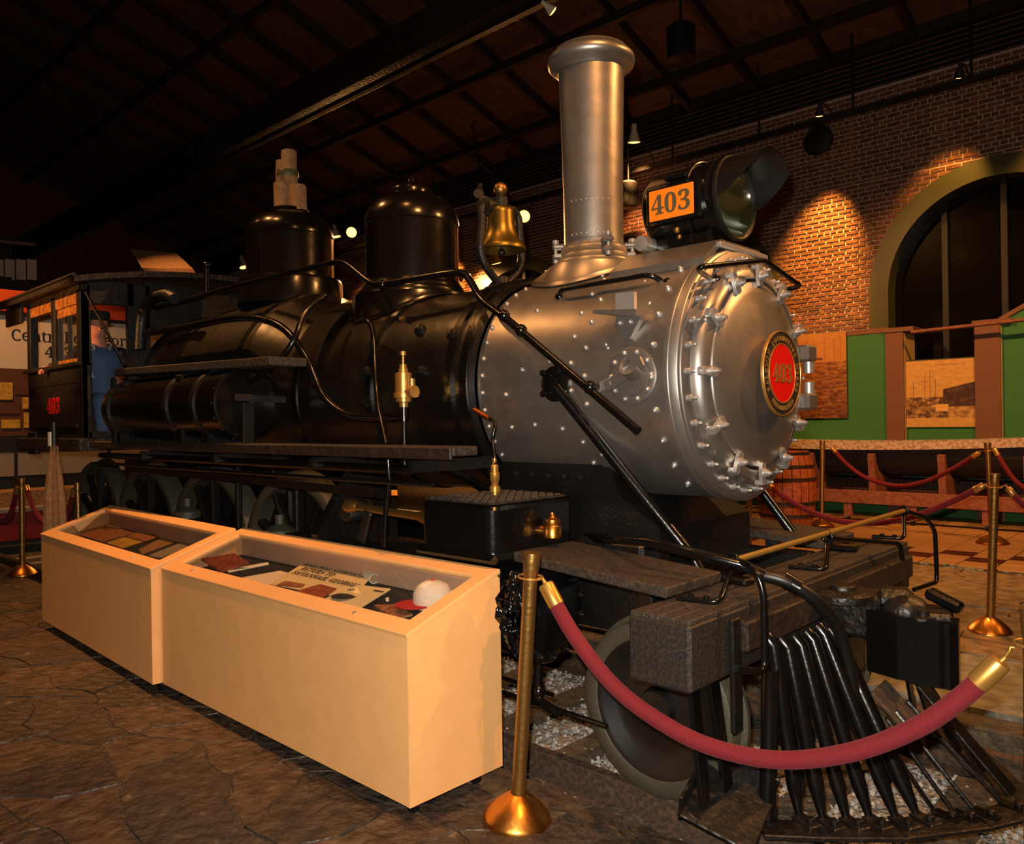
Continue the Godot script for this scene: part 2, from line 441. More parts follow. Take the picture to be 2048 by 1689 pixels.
	M.cap_red = mat(Color(0.75, 0.10, 0.12), 0.85)
	M.rubber = mat(Color(0.05, 0.048, 0.046), 0.42)
	M.plastic_bag = mat(Color(0.05, 0.05, 0.052), 0.12, 0.0, null, 1.0, bumps(77, 0.03, 14.0), 1.6)
	M.bulb = glow(Color(1.0, 0.70, 0.26), 9.0)
	M.lamp_white = mat(Color(0.82, 0.78, 0.68), 0.4)

# ---------------------------------------------------------------- the hall
const WALL_Z := -11.0
const ARCHES := [2.45, -3.15, -8.75, -13.75, -19.2, -24.7]
const ARCH_Y := 3.8
const LEDGE := 5.81

func in_arch(x: float, y: float, r: float) -> bool:
	for a in ARCHES:
		if y < ARCH_Y:
			if abs(x - a) < r: return true
		elif Vector2(x - a, y - ARCH_Y).length() < r: return true
	return false

func build_hall() -> void:
	# ground: slabs on both sides of the sunken track
	var near_floor := struct("floor", MB.new().span(Vector3(-31, -0.3, 0.99), Vector3(6, -0.007, 9.5)), M.grout, "irregular dark brown flagstone floor in front of the black locomotive")
	lay_flags(near_floor, -12.0, 0.4, 1.0, 3.3, 0.44, 0.33, [M.flag, M.flag2, M.flag3], 0.004, 17)
	var over_floor := struct("floor_001", MB.new().span(Vector3(-31, -0.3, -5.78), Vector3(6, -0.007, -2.42)), M.grout, "smooth amber stone floor between the locomotive and the tiled aisle")
	lay_flags(over_floor, -6.2, 0.6, -5.75, -2.44, 1.05, 0.82, [M.stone_floor], 0.004, 23)
	var apron := struct("floor_002", MB.new().span(Vector3(-31, -0.3, -2.42), Vector3(6, 0.0, -1.32)), M.concrete, "grey concrete apron strip alongside the far rail")
	var tiles := struct("floor_003", MB.new().span(Vector3(-31, -0.3, -11.6), Vector3(6, -0.008, -5.78)), M.grout, "square tan tile floor with a checkered dark red border")
	var ts := 0.36
	var tm := MB.new().at(Vector3(0, -0.004, 0), Vector3(ts - 0.014, 0.012, ts - 0.014), 0.003).mesh()
	for i in 23:
		for j in 12:
			var dark := (j == 1 or j == 2) and (i + j) % 2 == 0
			put("tile", tm, M.tile_red if dark else M.tile, tiles, xf(Vector3(-7.75 + i * ts, 0, -6.1 - j * ts)))
	var br := MB.new()                                    # broken stone edge between stone floor and tiles
	for i in 150:
		var p := Vector3(rng.randf_range(-7.5, 0.6), rng.randf_range(-0.012, 0.004), -5.84 + rng.randf_range(-0.07, 0.12))
		br.box(Transform3D(Basis(Vector3.UP, rng.randf() * 3.0), p), Vector3(rng.randf_range(0.03, 0.1), 0.03, rng.randf_range(0.03, 0.08)), 0.008)
	put("broken_edging", br, M.concrete, over_floor)
	# brick wall with a row of arched windows; the thicker lower storey ends in a ledge
	var poly := PackedVector2Array()
	poly.append(Vector2(6, -0.3)); poly.append(Vector2(6, LEDGE)); poly.append(Vector2(-31, LEDGE)); poly.append(Vector2(-31, -0.3))
	var arcs := ARCHES.duplicate()
	arcs.reverse()
	for a in arcs:
		poly.append(Vector2(a - 1.9, -0.3))
		for k in 25:
			var an := PI - PI * k / 24.0
			poly.append(Vector2(a + 1.9 * cos(an), ARCH_Y + 1.9 * sin(an)))
		poly.append(Vector2(a + 1.9, -0.3))
	var wall := struct("wall_back", MB.new().prism(Transform3D(), poly, WALL_Z - 0.5, WALL_Z), M.mortar, "red brick wall with tall arched windows along the hall")
	put("upper_storey", MB.new().span(Vector3(-31, LEDGE, WALL_Z - 0.5), Vector3(6, 7.46, WALL_Z - 0.07)), M.mortar, wall)
	put("louvre_backing", MB.new().span(Vector3(-31, 7.46, WALL_Z - 0.5), Vector3(6, 8.3, WALL_Z - 0.25)), M.dark, wall)
	lay_bricks(wall)
	for k in 7:
		put("louvre_slat", MB.new().bar(Vector3(-30, 7.5 + k * 0.09, WALL_Z - 0.1), Vector3(5, 7.5 + k * 0.09, WALL_Z - 0.1), 0.13, 0.022, 0.0, Vector3(0, 1, 0.55)), M.roof_wood, wall)
	put("wall_plate", MB.new().span(Vector3(-31, 8.06, WALL_Z - 0.3), Vector3(6, 8.3, WALL_Z + 0.05)), M.dark_wood, wall)
	for i in ARCHES.size():
		var a: float = ARCHES[i]
		var ring := PackedVector2Array()
		ring.append(Vector2(a - 2.0, 0))
		for k in 33: ring.append(Vector2(a - 2.0 * cos(PI * k / 32), ARCH_Y + 2.0 * sin(PI * k / 32)))
		ring.append(Vector2(a + 2.0, 0)); ring.append(Vector2(a + 1.68, 0))
		for k in 33: ring.append(Vector2(a + 1.68 * cos(PI * k / 32), ARCH_Y + 1.68 * sin(PI * k / 32)))
		ring.append(Vector2(a - 1.68, 0))
		var w := struct("window_%d" % (i + 1), MB.new().prism(Transform3D(), ring, WALL_Z - 0.45, WALL_Z + 0.03), M.olive)
		w.set_meta("label", "tall arched window with olive green surround and dark panes"); w.set_meta("category", "window"); w.set_meta("group", "arched windows in the brick wall")
		var pane := PackedVector2Array()
		pane.append(Vector2(a - 1.7, 0))
		for k in 33: pane.append(Vector2(a - 1.7 * cos(PI * k / 32), ARCH_Y + 1.7 * sin(PI * k / 32)))
		pane.append(Vector2(a + 1.7, 0))
		put("pane", MB.new().prism(Transform3D(), pane, WALL_Z - 0.36, WALL_Z - 0.33), M.night_glass, w)
		for o in [-0.85, 0.03, 0.9]:
			put("mullion", MB.new().span(Vector3(a + o - 0.045, 0, WALL_Z - 0.33), Vector3(a + o + 0.045, ARCH_Y + sqrt(1.68 * 1.68 - o * o), WALL_Z - 0.27)), M.dark, w)
	# pitched timber roof
	var ceil_ := struct("ceiling", roof_slab(), M.roof_wood, "dark timber roof with rafters over the hall")
	var x := -29.0
	while x < 6.0:
		put("rafter", MB.new().bar(Vector3(x, 8.12, -11.2), Vector3(x, 11.55, -1.2), 0.12, 0.28), M.dark_wood, ceil_)
		x += 1.45
	for k in 6:
		var z := -10.0 + k * 1.75
		put("purlin", MB.new().bar(Vector3(-31, 8.1 + (z + 11.0) * 0.343 - 0.06, z), Vector3(6, 8.1 + (z + 11.0) * 0.343 - 0.06, z), 0.14, 0.16), M.dark_wood, ceil_)
	put("tie_beam", MB.new().bar(Vector3(-31, 7.75, -4.6), Vector3(6, 7.75, -4.6), 0.45, 0.6, 0.02), M.dark_wood, ceil_)
	struct("wall_left", MB.new().span(Vector3(-31.4, -0.3, -11.5), Vector3(-31, 12, 9.9)), M.roof_wood, "dark end wall of the hall beyond the cab")
	struct("wall_right", MB.new().span(Vector3(6, -0.3, -11.5), Vector3(6.4, 12, 9.9)), M.mortar, "plain end wall of the hall ahead of the locomotive")
	struct("wall_front", MB.new().span(Vector3(-31, -0.3, 9.5), Vector3(6, 12, 9.9)), M.mortar, "plain long wall of the hall behind the visitors")

func roof_slab() -> MB:
	var b := MB.new()
	var p := PackedVector2Array([Vector2(-11.6, 8.05), Vector2(-1.0, 11.7), Vector2(9.9, 8.0), Vector2(9.9, 8.3), Vector2(-1.0, 12.0), Vector2(-11.6, 8.35)])
	b.prism(Transform3D(Basis(Vector3(0, 0, 1), Vector3(0, 1, 0), Vector3(-1, 0, 0)), Vector3.ZERO), p, -6.4, 31.4)
	return b

func lay_flags(parent: Node, x0: float, x1: float, z0: float, z1: float, sx: float, sz: float, mats: Array, gap: float, sd: int) -> void:
	var r := RandomNumberGenerator.new()
	r.seed = sd
	var nx := int(round((x1 - x0) / sx)); var nz := int(round((z1 - z0) / sz))
	var g := {}
	for i in nx + 1:
		for j in nz + 1:
			var jx := 0.0 if i == 0 or i == nx else r.randf_range(-0.42, 0.42)
			var jz := 0.0 if j == 0 or j == nz else r.randf_range(-0.42, 0.42)
			g[Vector2i(i, j)] = Vector2(x0 + (x1 - x0) * (i + jx) / nx, z0 + (z1 - z0) * (j + jz) / nz)
	var nz2 := FastNoiseLite.new()
	nz2.seed = sd; nz2.frequency = 2.2; nz2.fractal_octaves = 3
	for i in nx:
		for j in nz:
			var c := PackedVector2Array([g[Vector2i(i, j)], g[Vector2i(i + 1, j)], g[Vector2i(i + 1, j + 1)], g[Vector2i(i, j + 1)]])
			var cen := (c[0] + c[1] + c[2] + c[3]) * 0.25
			var pl := PackedVector2Array()               # edges wander, the same way on both neighbours
			for k in 4:
				for e in 6:
					var p := c[k].lerp(c[(k + 1) % 4], e / 6.0)
					var wz := 0.0 if p.y < z0 + 0.001 or p.y > z1 - 0.001 else 0.16 * sx
					p += Vector2(nz2.get_noise_2d(p.x, p.y) * 0.22 * sx * (1.0 if wz > 0.0 else 0.0), nz2.get_noise_2d(p.x + 40.0, p.y) * wz)
					pl.append(p + (cen - p).normalized() * gap)
			var top := r.randf_range(-0.004, 0.003)
			var tilt := Vector2(r.randf_range(-0.006, 0.006), r.randf_range(-0.006, 0.006))
			var idx := Geometry2D.triangulate_polygon(pl)
			if idx.is_empty(): continue
			var it := PackedVector2Array()
			for w in pl: it.append(w + (cen - w).normalized() * 0.006)
			var m := MB.new()
			var lift := func(w: Vector2) -> float: return top + (w - cen).dot(tilt)
			for k in range(0, idx.size(), 3):
				var a := it[idx[k]]; var b := it[idx[k + 1]]; var d := it[idx[k + 2]]
				m.flat(Vector3(a.x, lift.call(a), a.y), Vector3(b.x, lift.call(b), b.y), Vector3(d.x, lift.call(d), d.y), Vector3.UP)
			for k in pl.size():
				var k2 := (k + 1) % pl.size()
				var o2 := Vector3(pl[k].x + pl[k2].x - 2 * cen.x, 0, pl[k].y + pl[k2].y - 2 * cen.y)
				m.quad(Vector3(pl[k].x, -0.03, pl[k].y), Vector3(pl[k2].x, -0.03, pl[k2].y), Vector3(it[k2].x, lift.call(it[k2]), it[k2].y), Vector3(it[k].x, lift.call(it[k]), it[k].y), o2 + Vector3.UP * 0.05)
			put("flagstone", m, mats[r.randi() % mats.size()], parent)

func lay_bricks(wall: Node) -> void:
	var r := RandomNumberGenerator.new()
	r.seed = 61
	var rest := MB.new()
	var course := 0.081
	var row := 0
	var y := 0.9
	var tones := [Color(0.20, 0.075, 0.04), Color(0.17, 0.06, 0.035), Color(0.23, 0.085, 0.045), Color(0.145, 0.055, 0.035), Color(0.25, 0.10, 0.05)]
	var unit := {}
	for hd in [0.118, 0.238]:
		for k in tones.size():
			var u := MB.new()
			u.col = tones[k]
			u.at(Vector3(0, 0, 0.0), Vector3(hd - 0.022, course - 0.021, 0.05), 0.004)
			unit[[hd, k]] = u.mesh()
	var list := []
	while y < 7.42:
		var header := row % 6 == 3
		var len := 0.118 if header else 0.238
		var x := -24.0 + (0.0 if row % 2 == 0 else len * 0.5)
		var z := WALL_Z if y < LEDGE else WALL_Z - 0.07
		while x < 1.0:
			var ok := true
			if in_arch(x, y, 1.9): ok = false
			if abs(y - LEDGE) < 0.03: ok = false
			if y < 3.0 and x > -6.6: ok = false          # behind the painted partition
			if ok:
				var k := r.randi() % tones.size()
				list.append([Vector3(x, y, z + r.randf_range(-0.006, 0.004)), len, k, r.randf_range(-0.012, 0.012)])
			x += len
		y += course
		row += 1
	# the ones that show largest stand singly: the pier by the open window and the wall just above it
	var single := []
	for b in list:
		var p: Vector3 = b[0]
		if p.x > -6.8 and p.x < -5.0 and p.y > 3.0 and p.y < 5.8: single.append(b)
	for b in list:
		var p: Vector3 = b[0]
		if single.size() < 296 and p.x > -6.6 and p.x < -3.2 and p.y > 5.83 and not (b in single): single.append(b)
	var keep := {}
	for b in single:
		keep[b[0]] = true
		put("brick", unit[[b[1], b[2]]], M.brick, wall, Transform3D(Basis(Vector3(0, 0, 1), b[3]), b[0]))
	for b in list:
		if keep.has(b[0]): continue
		rest.col = tones[b[2]]
		var l: float = b[1]
		var h := Vector3((l - 0.022) * 0.5, (course - 0.021) * 0.5, 0.02)
		var p: Vector3 = b[0]
		var f := p.z + 0.022
		var bk := p.z - 0.01
		rest.quad(Vector3(p.x - h.x, p.y - h.y, f), Vector3(p.x + h.x, p.y - h.y, f), Vector3(p.x + h.x, p.y + h.y, f), Vector3(p.x - h.x, p.y + h.y, f), Vector3.BACK)
		rest.quad(Vector3(p.x - h.x, p.y + h.y, bk), Vector3(p.x + h.x, p.y + h.y, bk), Vector3(p.x + h.x, p.y + h.y, f), Vector3(p.x - h.x, p.y + h.y, f), Vector3.UP)
		rest.quad(Vector3(p.x - h.x, p.y - h.y, bk), Vector3(p.x + h.x, p.y - h.y, bk), Vector3(p.x + h.x, p.y - h.y, f), Vector3(p.x - h.x, p.y - h.y, f), Vector3.DOWN)
		rest.quad(Vector3(p.x + h.x, p.y - h.y, bk), Vector3(p.x + h.x, p.y + h.y, bk), Vector3(p.x + h.x, p.y + h.y, f), Vector3(p.x + h.x, p.y - h.y, f), Vector3.RIGHT)
	var o := put("brickwork", rest, M.brick, wall)
	o.set_meta("kind", "stuff")

# ---------------------------------------------------------------- lamps
func spotlight(called: String, label: String, group: String, at: Vector3, aim: Vector3, energy: float, angle: float, hang: Vector3, lit := true, r := 0.075, shade: Material = null, tint := TUNGSTEN) -> void:
	var t := thing(called, label, "lamp", at, group)
	var d := (aim - at).normalized()
	var back := along(at, at - d)
	put("shade", MB.new().lathe(back, [Vector2(r, 0.0), Vector2(r * 1.02, 0.005), Vector2(r * 0.98, 0.03), Vector2(r * 0.45, r * 1.9), Vector2(r * 0.40, r * 2.8), Vector2(0, r * 2.8)], 20), shade if shade else M.lamp_white, t)
	put("bulb_face", MB.new().lathe(along(at + d * 0.004, at - d), [Vector2(0, -0.012), Vector2(r * 0.6, -0.008), Vector2(r * 0.95, 0.004)], 20), M.bulb if lit else M.lamp_white, t)
	put("arm", MB.new().tube([at - d * r * 2.7, (at - d * r * 4.0).lerp(hang, 0.3), hang], 0.014, 6), M.dark, t)
	put("adapter", MB.new().at(hang, Vector3(0.16, 0.05, 0.05), 0.01), M.dark, t)
	if lit:
		var s := SpotLight3D.new()
		s.name = "beam"
		s.light_color = tint; s.light_energy = energy * WARM; s.light_size = r * 0.8
		s.spot_angle = angle; s.spot_angle_attenuation = 0.8; s.spot_range = 60.0; s.spot_attenuation = 2.0
		s.shadow_enabled = true
		t.add_child(s)
		s.global_position = at + d * 0.03
		s.look_at(at + d * 2.0, Vector3.UP if abs(d.y) < 0.98 else Vector3.RIGHT)

func build_lamps() -> void:
	# lighting track hung along the brick wall
	var t := thing("lighting_track", "long black lighting track hung on rods along the brick wall", "lighting track", Vector3(-12, 6.95, -10.62))
	put("track_rail", MB.new().span(Vector3(-26, 6.93, -10.66), Vector3(1.5, 7.02, -10.56)), M.dark, t)
	for x in [-22.0, -19.2, -16.4, -13.6, -10.8, -8.9, -7.0, -5.25, -3.4, -1.0]:
		put("hanging_rod", MB.new().tube([Vector3(x, 7.0, -10.61), Vector3(x, 8.35, -10.61)], 0.022, 6), M.dark, t)
	var c := thing("ceiling_track", "lighting track under the roof tie beam above the locomotive", "lighting track", Vector3(-12, 7.4, -4.6))
	put("track_rail", MB.new().span(Vector3(-26, 7.36, -4.64), Vector3(4.5, 7.44, -4.56)), M.dark, c)
	var v := thing("visitor_track", "lighting track under the roof above the display cases", "lighting track", Vector3(-8, 6.9, 2.2))
	put("track_rail", MB.new().span(Vector3(-20, 6.86, 2.16), Vector3(3.5, 6.94, 2.24)), M.iron, v)
	for x in [-18.0, -12.0, -6.0, 0.0]: put("hanging_rod", MB.new().tube([Vector3(x, 6.9, 2.2), Vector3(x, 10.7, 2.2)], 0.02, 6), M.iron, v)
	# lamps that show in the photograph
	var g := "spotlights along the brick wall"
	spotlight("track_spotlight", "lit white spotlight hanging just right of the silver chimney", g, pz(1268, 285, -10.2), Vector3(-9.9, 4.9, -10.6), 240, 38, Vector3(-9.3, 6.97, -10.58), true, 0.13)
	spotlight("track_spotlight", "glaring spotlight beside the brass bell, turned to face the visitors", g, pz(1048, 433, -10.0), Vector3(-5, 1.6, 0), 160, 34, Vector3(-12.6, 6.97, -10.58), true, 0.14)
	spotlight("track_spotlight", "glaring spotlight between the two black domes", g, pz(703, 465, -10.0), Vector3(-8.5, 2.0, 0.5), 190, 30, Vector3(-19.4, 6.97, -10.58), true, 0.15)
	spotlight("track_spotlight", "small lit spotlight beside the taller steam dome", g, pz(673, 474, -10.0), Vector3(-19.5, 3.0, -10.6), 70, 40, Vector3(-20.2, 6.97, -10.58), true, 0.13)
	spotlight("track_spotlight", "lit spotlight hanging beyond the cab roof hatch", g, pz(488, 535, -10.0), Vector3(-24.5, 3.0, -10.4), 70, 40, Vector3(-25.6, 6.97, -10.58), true, 0.15)
	spotlight("track_spotlight", "lit spotlight seen below the mouth of the brass bell", g, pz(993, 527, -10.2), Vector3(-13.6, 3.2, -10.9), 160, 45, Vector3(pz(993, 527, -10.2).x, 6.1, -11.05), true, 0.13)
	spotlight("track_spotlight", "unlit white spotlight hanging behind the brass bell", g, pz(957, 388, -9.6), Vector3(-12.0, 3.0, -7.0), 0, 40, Vector3(pz(948, 366, -9.6).x, roof_y(-9.6), -9.6), false, 0.13)
	spotlight("wall_washer", "lit lamp low on the brick wall behind the boiler handrail", g, pz(928, 556, -10.5), Vector3(-14.9, 5.0, -10.98), 90, 60, pz(928, 556, -10.5) + Vector3(0, 0.5, -0.45), true, 0.15)
	# lamps of the same kind above and beside the frame
	for w in [[-6.05, 4.35, 330.0, 22.5, "the pier between the dark windows"], [-11.25, 4.9, 420.0, 28.0, "the pier behind the chimney"], [-16.4, 4.9, 360.0, 30.0, "the pier behind the bell"], [-2.3, 5.2, 60.0, 24.0, "the crown of the dark window"], [-3.9, 5.2, 50.0, 24.0, "the shoulder of the dark window"]]:
		spotlight("wall_spotlight", "white reflector spotlight on the wall track aimed at " + w[4], "spotlights on the wall track", Vector3(w[0] + 0.5, 6.8, -9.9), Vector3(w[0], w[1], WALL_Z), w[2], w[3], Vector3(w[0] + 0.5, 6.97, -10.58), true, 0.07, M.dark, Color(1.0, 0.70, 0.30))
	for w in [[-1.2, Vector3(-3.4, 0, -6.6), 150.0, "the tiled floor"], [-3.0, Vector3(-2.0, 0, -4.4), 130.0, "the stone floor"], [1.0, Vector3(-4.6, 1.2, -9.6), 190.0, "the boat"], [-7.0, Vector3(-3.6, 2.2, -10.4), 230.0, "the wharf photograph"], [3.6, Vector3(-1.8, 1.95, 0.0), 190.0, "the smokebox door"], [0.2, Vector3(-1.6, 0.9, -0.5), 70.0, "the pilot beam"]]:
		spotlight("aisle_spotlight", "white reflector spotlight under the roof beam aimed at " + w[3], "spotlights above the aisle", Vector3(w[0], 7.2, -4.6), w[1], w[2], 26, Vector3(w[0], 7.38, -4.6), true, 0.07)
	for w in [[-2.9, Vector3(-3.9, 0.9, 1.3), 30.0, "the case with the cap"], [-5.8, Vector3(-6.3, 0.9, 1.3), 44.0, "the case nearer the cab"], [-9.6, Vector3(-8.2, 2.7, 1.2), 120.0, "the cab"], [-12.0, Vector3(-13.6, 1.8, 0.0), 130.0, "the exhibit board"], [0.6, Vector3(-2.5, 2.3, 0.2), 130.0, "the silver smokebox"], [-7.2, Vector3(-5.2, 2.8, 0.2), 36.0, "the domes"], [-3.6, Vector3(-4.6, 0.0, 2.6), 24.0, "the flagstones"]]:
		spotlight("visitor_spotlight", "white reflector spotlight above the display cases aimed at " + w[3], "spotlights above the display cases", Vector3(w[0], 6.75, 2.2), w[1], w[2], 28, Vector3(w[0], 6.88, 2.2), true, 0.07)
	spotlight("cab_spotlight", "white reflector spotlight on the visitor wall aimed at the cab windows", "spotlights above the display cases", Vector3(-9.6, 5.2, 9.2), Vector3(-8.2, 2.80, 1.25), 520, 7, Vector3(-9.6, 5.4, 9.47), true, 0.08)

# ---------------------------------------------------------------- track
func build_track() -> void:
	var t := thing("railway_track", "rusty railway track with timber sleepers under the locomotive", "railway track", Vector3(-5, -0.14, 0))
	var prof := PackedVector2Array([Vector2(-0.065, -0.14), Vector2(0.065, -0.14), Vector2(0.065, -0.128), Vector2(0.012, -0.11), Vector2(0.012, -0.04), Vector2(0.032, -0.03), Vector2(0.033, -0.004), Vector2(0.028, 0.0), Vector2(-0.028, 0.0), Vector2(-0.033, -0.004), Vector2(-0.032, -0.03), Vector2(-0.012, -0.04), Vector2(-0.012, -0.11), Vector2(-0.065, -0.128)])
	for s in [-1.0, 1.0]:
		put("rail", MB.new().prism(Transform3D(Basis(Vector3(0, 0, 1), Vector3(0, 1, 0), Vector3(-1, 0, 0)), Vector3(0, 0, s * 0.713)), prof, -4.0, 20.0), M.rust, t)
	var sl := MB.new().at(Vector3(0, -0.20, 0), Vector3(0.22, 0.16, 1.96), 0.012).mesh()
	for i in 24: put("sleeper", sl, M.sleeper, t, Transform3D(Basis(Vector3.UP, rng.randf_range(-0.02, 0.02)), Vector3(0.1 - i * 0.56, 0, 0)))
	put("edge_timber", MB.new().span(Vector3(-20, -0.3, -1.32), Vector3(4, -0.03, -1.1), 0.01), M.sleeper, t)
	var bed := struct("floor_004", MB.new().span(Vector3(-31, -0.4, -1.32), Vector3(6, -0.14, 0.99)), M.gravel, "pale gravel bed of the railway track")
	var st := MultiMesh.new()
	st.transform_format = MultiMesh.TRANSFORM_3D
	st.use_colors = true
	var pm := MB.new().ball(Vector3.ZERO, 1.0, 6, 0.7).mesh()
	st.mesh = pm
	st.instance_count = 9000
	var r := RandomNumberGenerator.new()
	r.seed = 99
	for i in st.instance_count:
		var p := Vector3(r.randf_range(-5.2, 0.4), -0.135 + r.randf_range(-0.008, 0.008), r.randf_range(-1.08, 0.97))
		if abs(abs(p.z) - 0.713) < 0.075: p.y -= 0.03
		var s := r.randf_range(0.007, 0.017)
		st.set_instance_transform(i, Transform3D(Basis(Vector3(r.randf(), r.randf(), r.randf()).normalized(), r.randf() * 6.0).scaled(Vector3(s, s, s)), p))
		var g := r.randf_range(0.22, 0.50)
		st.set_instance_color(i, Color(g * 1.04, g, g * 0.93))
	var mi := MultiMeshInstance3D.new()
	mi.name = "track_gravel"
	mi.multimesh = st
	mi.material_override = M.pebble
	mi.set_meta("label", "loose pale gravel between the rails"); mi.set_meta("category", "gravel"); mi.set_meta("kind", "stuff")
	add_child(mi)

# ---------------------------------------------------------------- locomotive
const AX := 1.862        # height of the boiler axis
const FRONT := -1.909    # x of the smokebox face
const FACE_X := Basis(Vector3(0, 0, -1), Vector3(0, 1, 0), Vector3(1, 0, 0))   # reads from ahead

func ring_pt(x: float, a: float, r: float) -> Vector3: return Vector3(x, AX + r * cos(a), r * sin(a))     # a from the top towards the visitor side
func hexnut(r: float, h: float, stud := 0.0) -> MB:
	var b := MB.new()
	b.lathe(xf(Vector3.ZERO), [Vector2(r, 0), Vector2(r, h * 0.9), Vector2(r * 0.85, h), Vector2(0, h)], 6)
	if stud > 0: b.lathe(xf(Vector3.ZERO), [Vector2(r * 0.5, h), Vector2(r * 0.5, h + stud), Vector2(r * 0.35, h + stud + 0.004), Vector2(0, h + stud + 0.004)], 8)
	return b
func outward(p: Vector3, d: Vector3) -> Transform3D:
	var y := d.normalized()
	var x := y.cross(Vector3(0.21, 0.13, 0.97)).normalized()
	return Transform3D(Basis(x, y, x.cross(y)), p)

func build_locomotive() -> void:
	var L := thing("steam_locomotive", "black steam locomotive with silver smokebox numbered 403 on the museum track", "locomotive", Vector3(-5, 0, 0))
	loco_front(L)
	loco_top(L)
	loco_side(L)
	loco_cab(L)
	loco_running_gear(L)
	loco_pilot(L)

func loco_front(L: Node3D) -> void:
	var ax := axis_x(Vector3(0, AX, 0))
	var rivet := MB.new().lathe(xf(Vector3.ZERO), [Vector2(0.0135, -0.002), Vector2(0.0135, 0.002), Vector2(0.010, 0.009), Vector2(0.005, 0.013), Vector2(0, 0.014)], 10).mesh()
	var cone := MB.new().lathe(xf(Vector3.ZERO), [Vector2(0.017, -0.002), Vector2(0.015, 0.006), Vector2(0.004, 0.022), Vector2(0, 0.023)], 10).mesh()
	var sb := put("smokebox", MB.new().lathe(ax, [Vector2(0.60, -3.21), Vector2(0.61, -3.205), Vector2(0.61, -2.49), Vector2(0.618, -2.483), Vector2(0.618, FRONT - 0.085), Vector2(0.628, FRONT - 0.08), Vector2(0.628, FRONT - 0.006), Vector2(0.622, FRONT), Vector2(0.5, FRONT)], 96), M.silver, L)
	put("rim_joint", MB.new().lathe(ax, [Vector2(0.631, FRONT - 0.052), Vector2(0.634, FRONT - 0.05), Vector2(0.631, FRONT - 0.046)], 96), M.silver_dull, sb)
	var rows := [[-3.165, 9.0, 0.61, rivet, 0.0], [-2.535, 13.0, 0.61, rivet, 0.0], [-2.44, 13.0, 0.618, rivet, 6.5], [-2.045, 14.0, 0.618, cone, 3.0]]
	for rw in rows:
		var a: float = 5.0 + rw[4]
		while a < 158.0:
			var an := deg_to_rad(a)
			put("rivet", rw[3], M.silver_bolt, sb, outward(ring_pt(rw[0], an, rw[2]), Vector3(0, cos(an), sin(an))))
			a += rw[1]
	for q in [[1075, 622], [1255, 548], [1222, 540], [1175, 545], [1300, 608], [1217, 697], [1213, 690], [1045, 740], [1012, 790], [1070, 850], [1024, 855], [1125, 858], [1100, 723], [1205, 552], [1290, 565]]:
		var p := pz(q[0], q[1], 0.5)
		for k in 6:
			var zz := sqrt(max(0.61 * 0.61 - (p.y - AX) * (p.y - AX), 0.01))
			p = pz(q[0], q[1], zz)
		put("rivet", rivet, M.silver_bolt, sb, outward(p, Vector3(0, p.y - AX, p.z)))
	# face ring with studs
	var fr := put("face_ring", MB.new().lathe(ax, [Vector2(0.612, FRONT - 0.02), Vector2(0.612, FRONT + 0.006), Vector2(0.608, FRONT + 0.01), Vector2(0.50, FRONT + 0.01)], 96), M.silver_dull, L)
	var stud := hexnut(0.0165, 0.022, 0.022).mesh()
	for k in 30:
		var a := TAU * (k + 0.5) / 30
		put("stud_nut", stud, M.silver_bolt, fr, outward(ring_pt(FRONT + 0.01, a, 0.573), Vector3.RIGHT))
	put("door_ring", MB.new().lathe(ax, [Vector2(0.538, FRONT + 0.005), Vector2(0.535, FRONT + 0.03), Vector2(0.522, FRONT + 0.055), Vector2(0.50, FRONT + 0.07), Vector2(0.480, FRONT + 0.076), Vector2(0.473, FRONT + 0.076), Vector2(0.472, FRONT + 0.03)], 96), M.silver, L)
	put("seam_packing", MB.new().lathe(ax, [Vector2(0.473, FRONT + 0.035), Vector2(0.45, FRONT + 0.035)], 64), M.dark, L)
	var dr := put("smokebox_door", MB.new().lathe(ax, [Vector2(0.457, FRONT + 0.03), Vector2(0.457, FRONT + 0.072), Vector2(0.452, FRONT + 0.078), Vector2(0.40, FRONT + 0.094), Vector2(0.30, FRONT + 0.118), Vector2(0.20, FRONT + 0.136), Vector2(0.10, FRONT + 0.147), Vector2(0, FRONT + 0.15)], 96), M.silver, L)
	for s in [0.13, -0.13]:                               # hinge straps with pins on the far side
		put("hinge_block", MB.new().span(Vector3(FRONT + 0.02, AX + s - 0.045, -0.60), Vector3(FRONT + 0.12, AX + s + 0.045, -0.48), 0.012), M.silver_dull, dr)
		put("hinge_pin", MB.new().lathe(xf(Vector3(FRONT + 0.085, AX + s * 0.55 - 0.045, -0.565)), [Vector2(0.028, 0), Vector2(0.028, 0.09), Vector2(0.02, 0.095), Vector2(0, 0.095)], 14), M.silver_bolt, dr)
	var wedge := MB.new()
	wedge.prism(Transform3D(), PackedVector2Array([Vector2(-0.02, -0.033), Vector2(0.062, -0.02), Vector2(0.062, 0.02), Vector2(-0.02, 0.033), Vector2(-0.055, 0.022), Vector2(-0.055, -0.022)]), 0.012, 0.034)
	wedge.at(Vector3(0.05, 0, 0.0), Vector3(0.028, 0.05, 0.045), 0.006)
	wedge.at(Vector3(-0.045, 0, 0.012), Vector3(0.02, 0.04, 0.03), 0.006)
	wedge.lathe(Transform3D(Basis(Vector3(1, 0, 0), Vector3(0, 0, 1), Vector3(0, -1, 0)), Vector3(0, 0, 0.034)), [Vector2(0.026, 0), Vector2(0.026, 0.006), Vector2(0.021, 0.008), Vector2(0.021, 0.03), Vector2(0.012, 0.031), Vector2(0.012, 0.048), Vector2(0, 0.05)], 6)
	var wm := wedge.mesh()
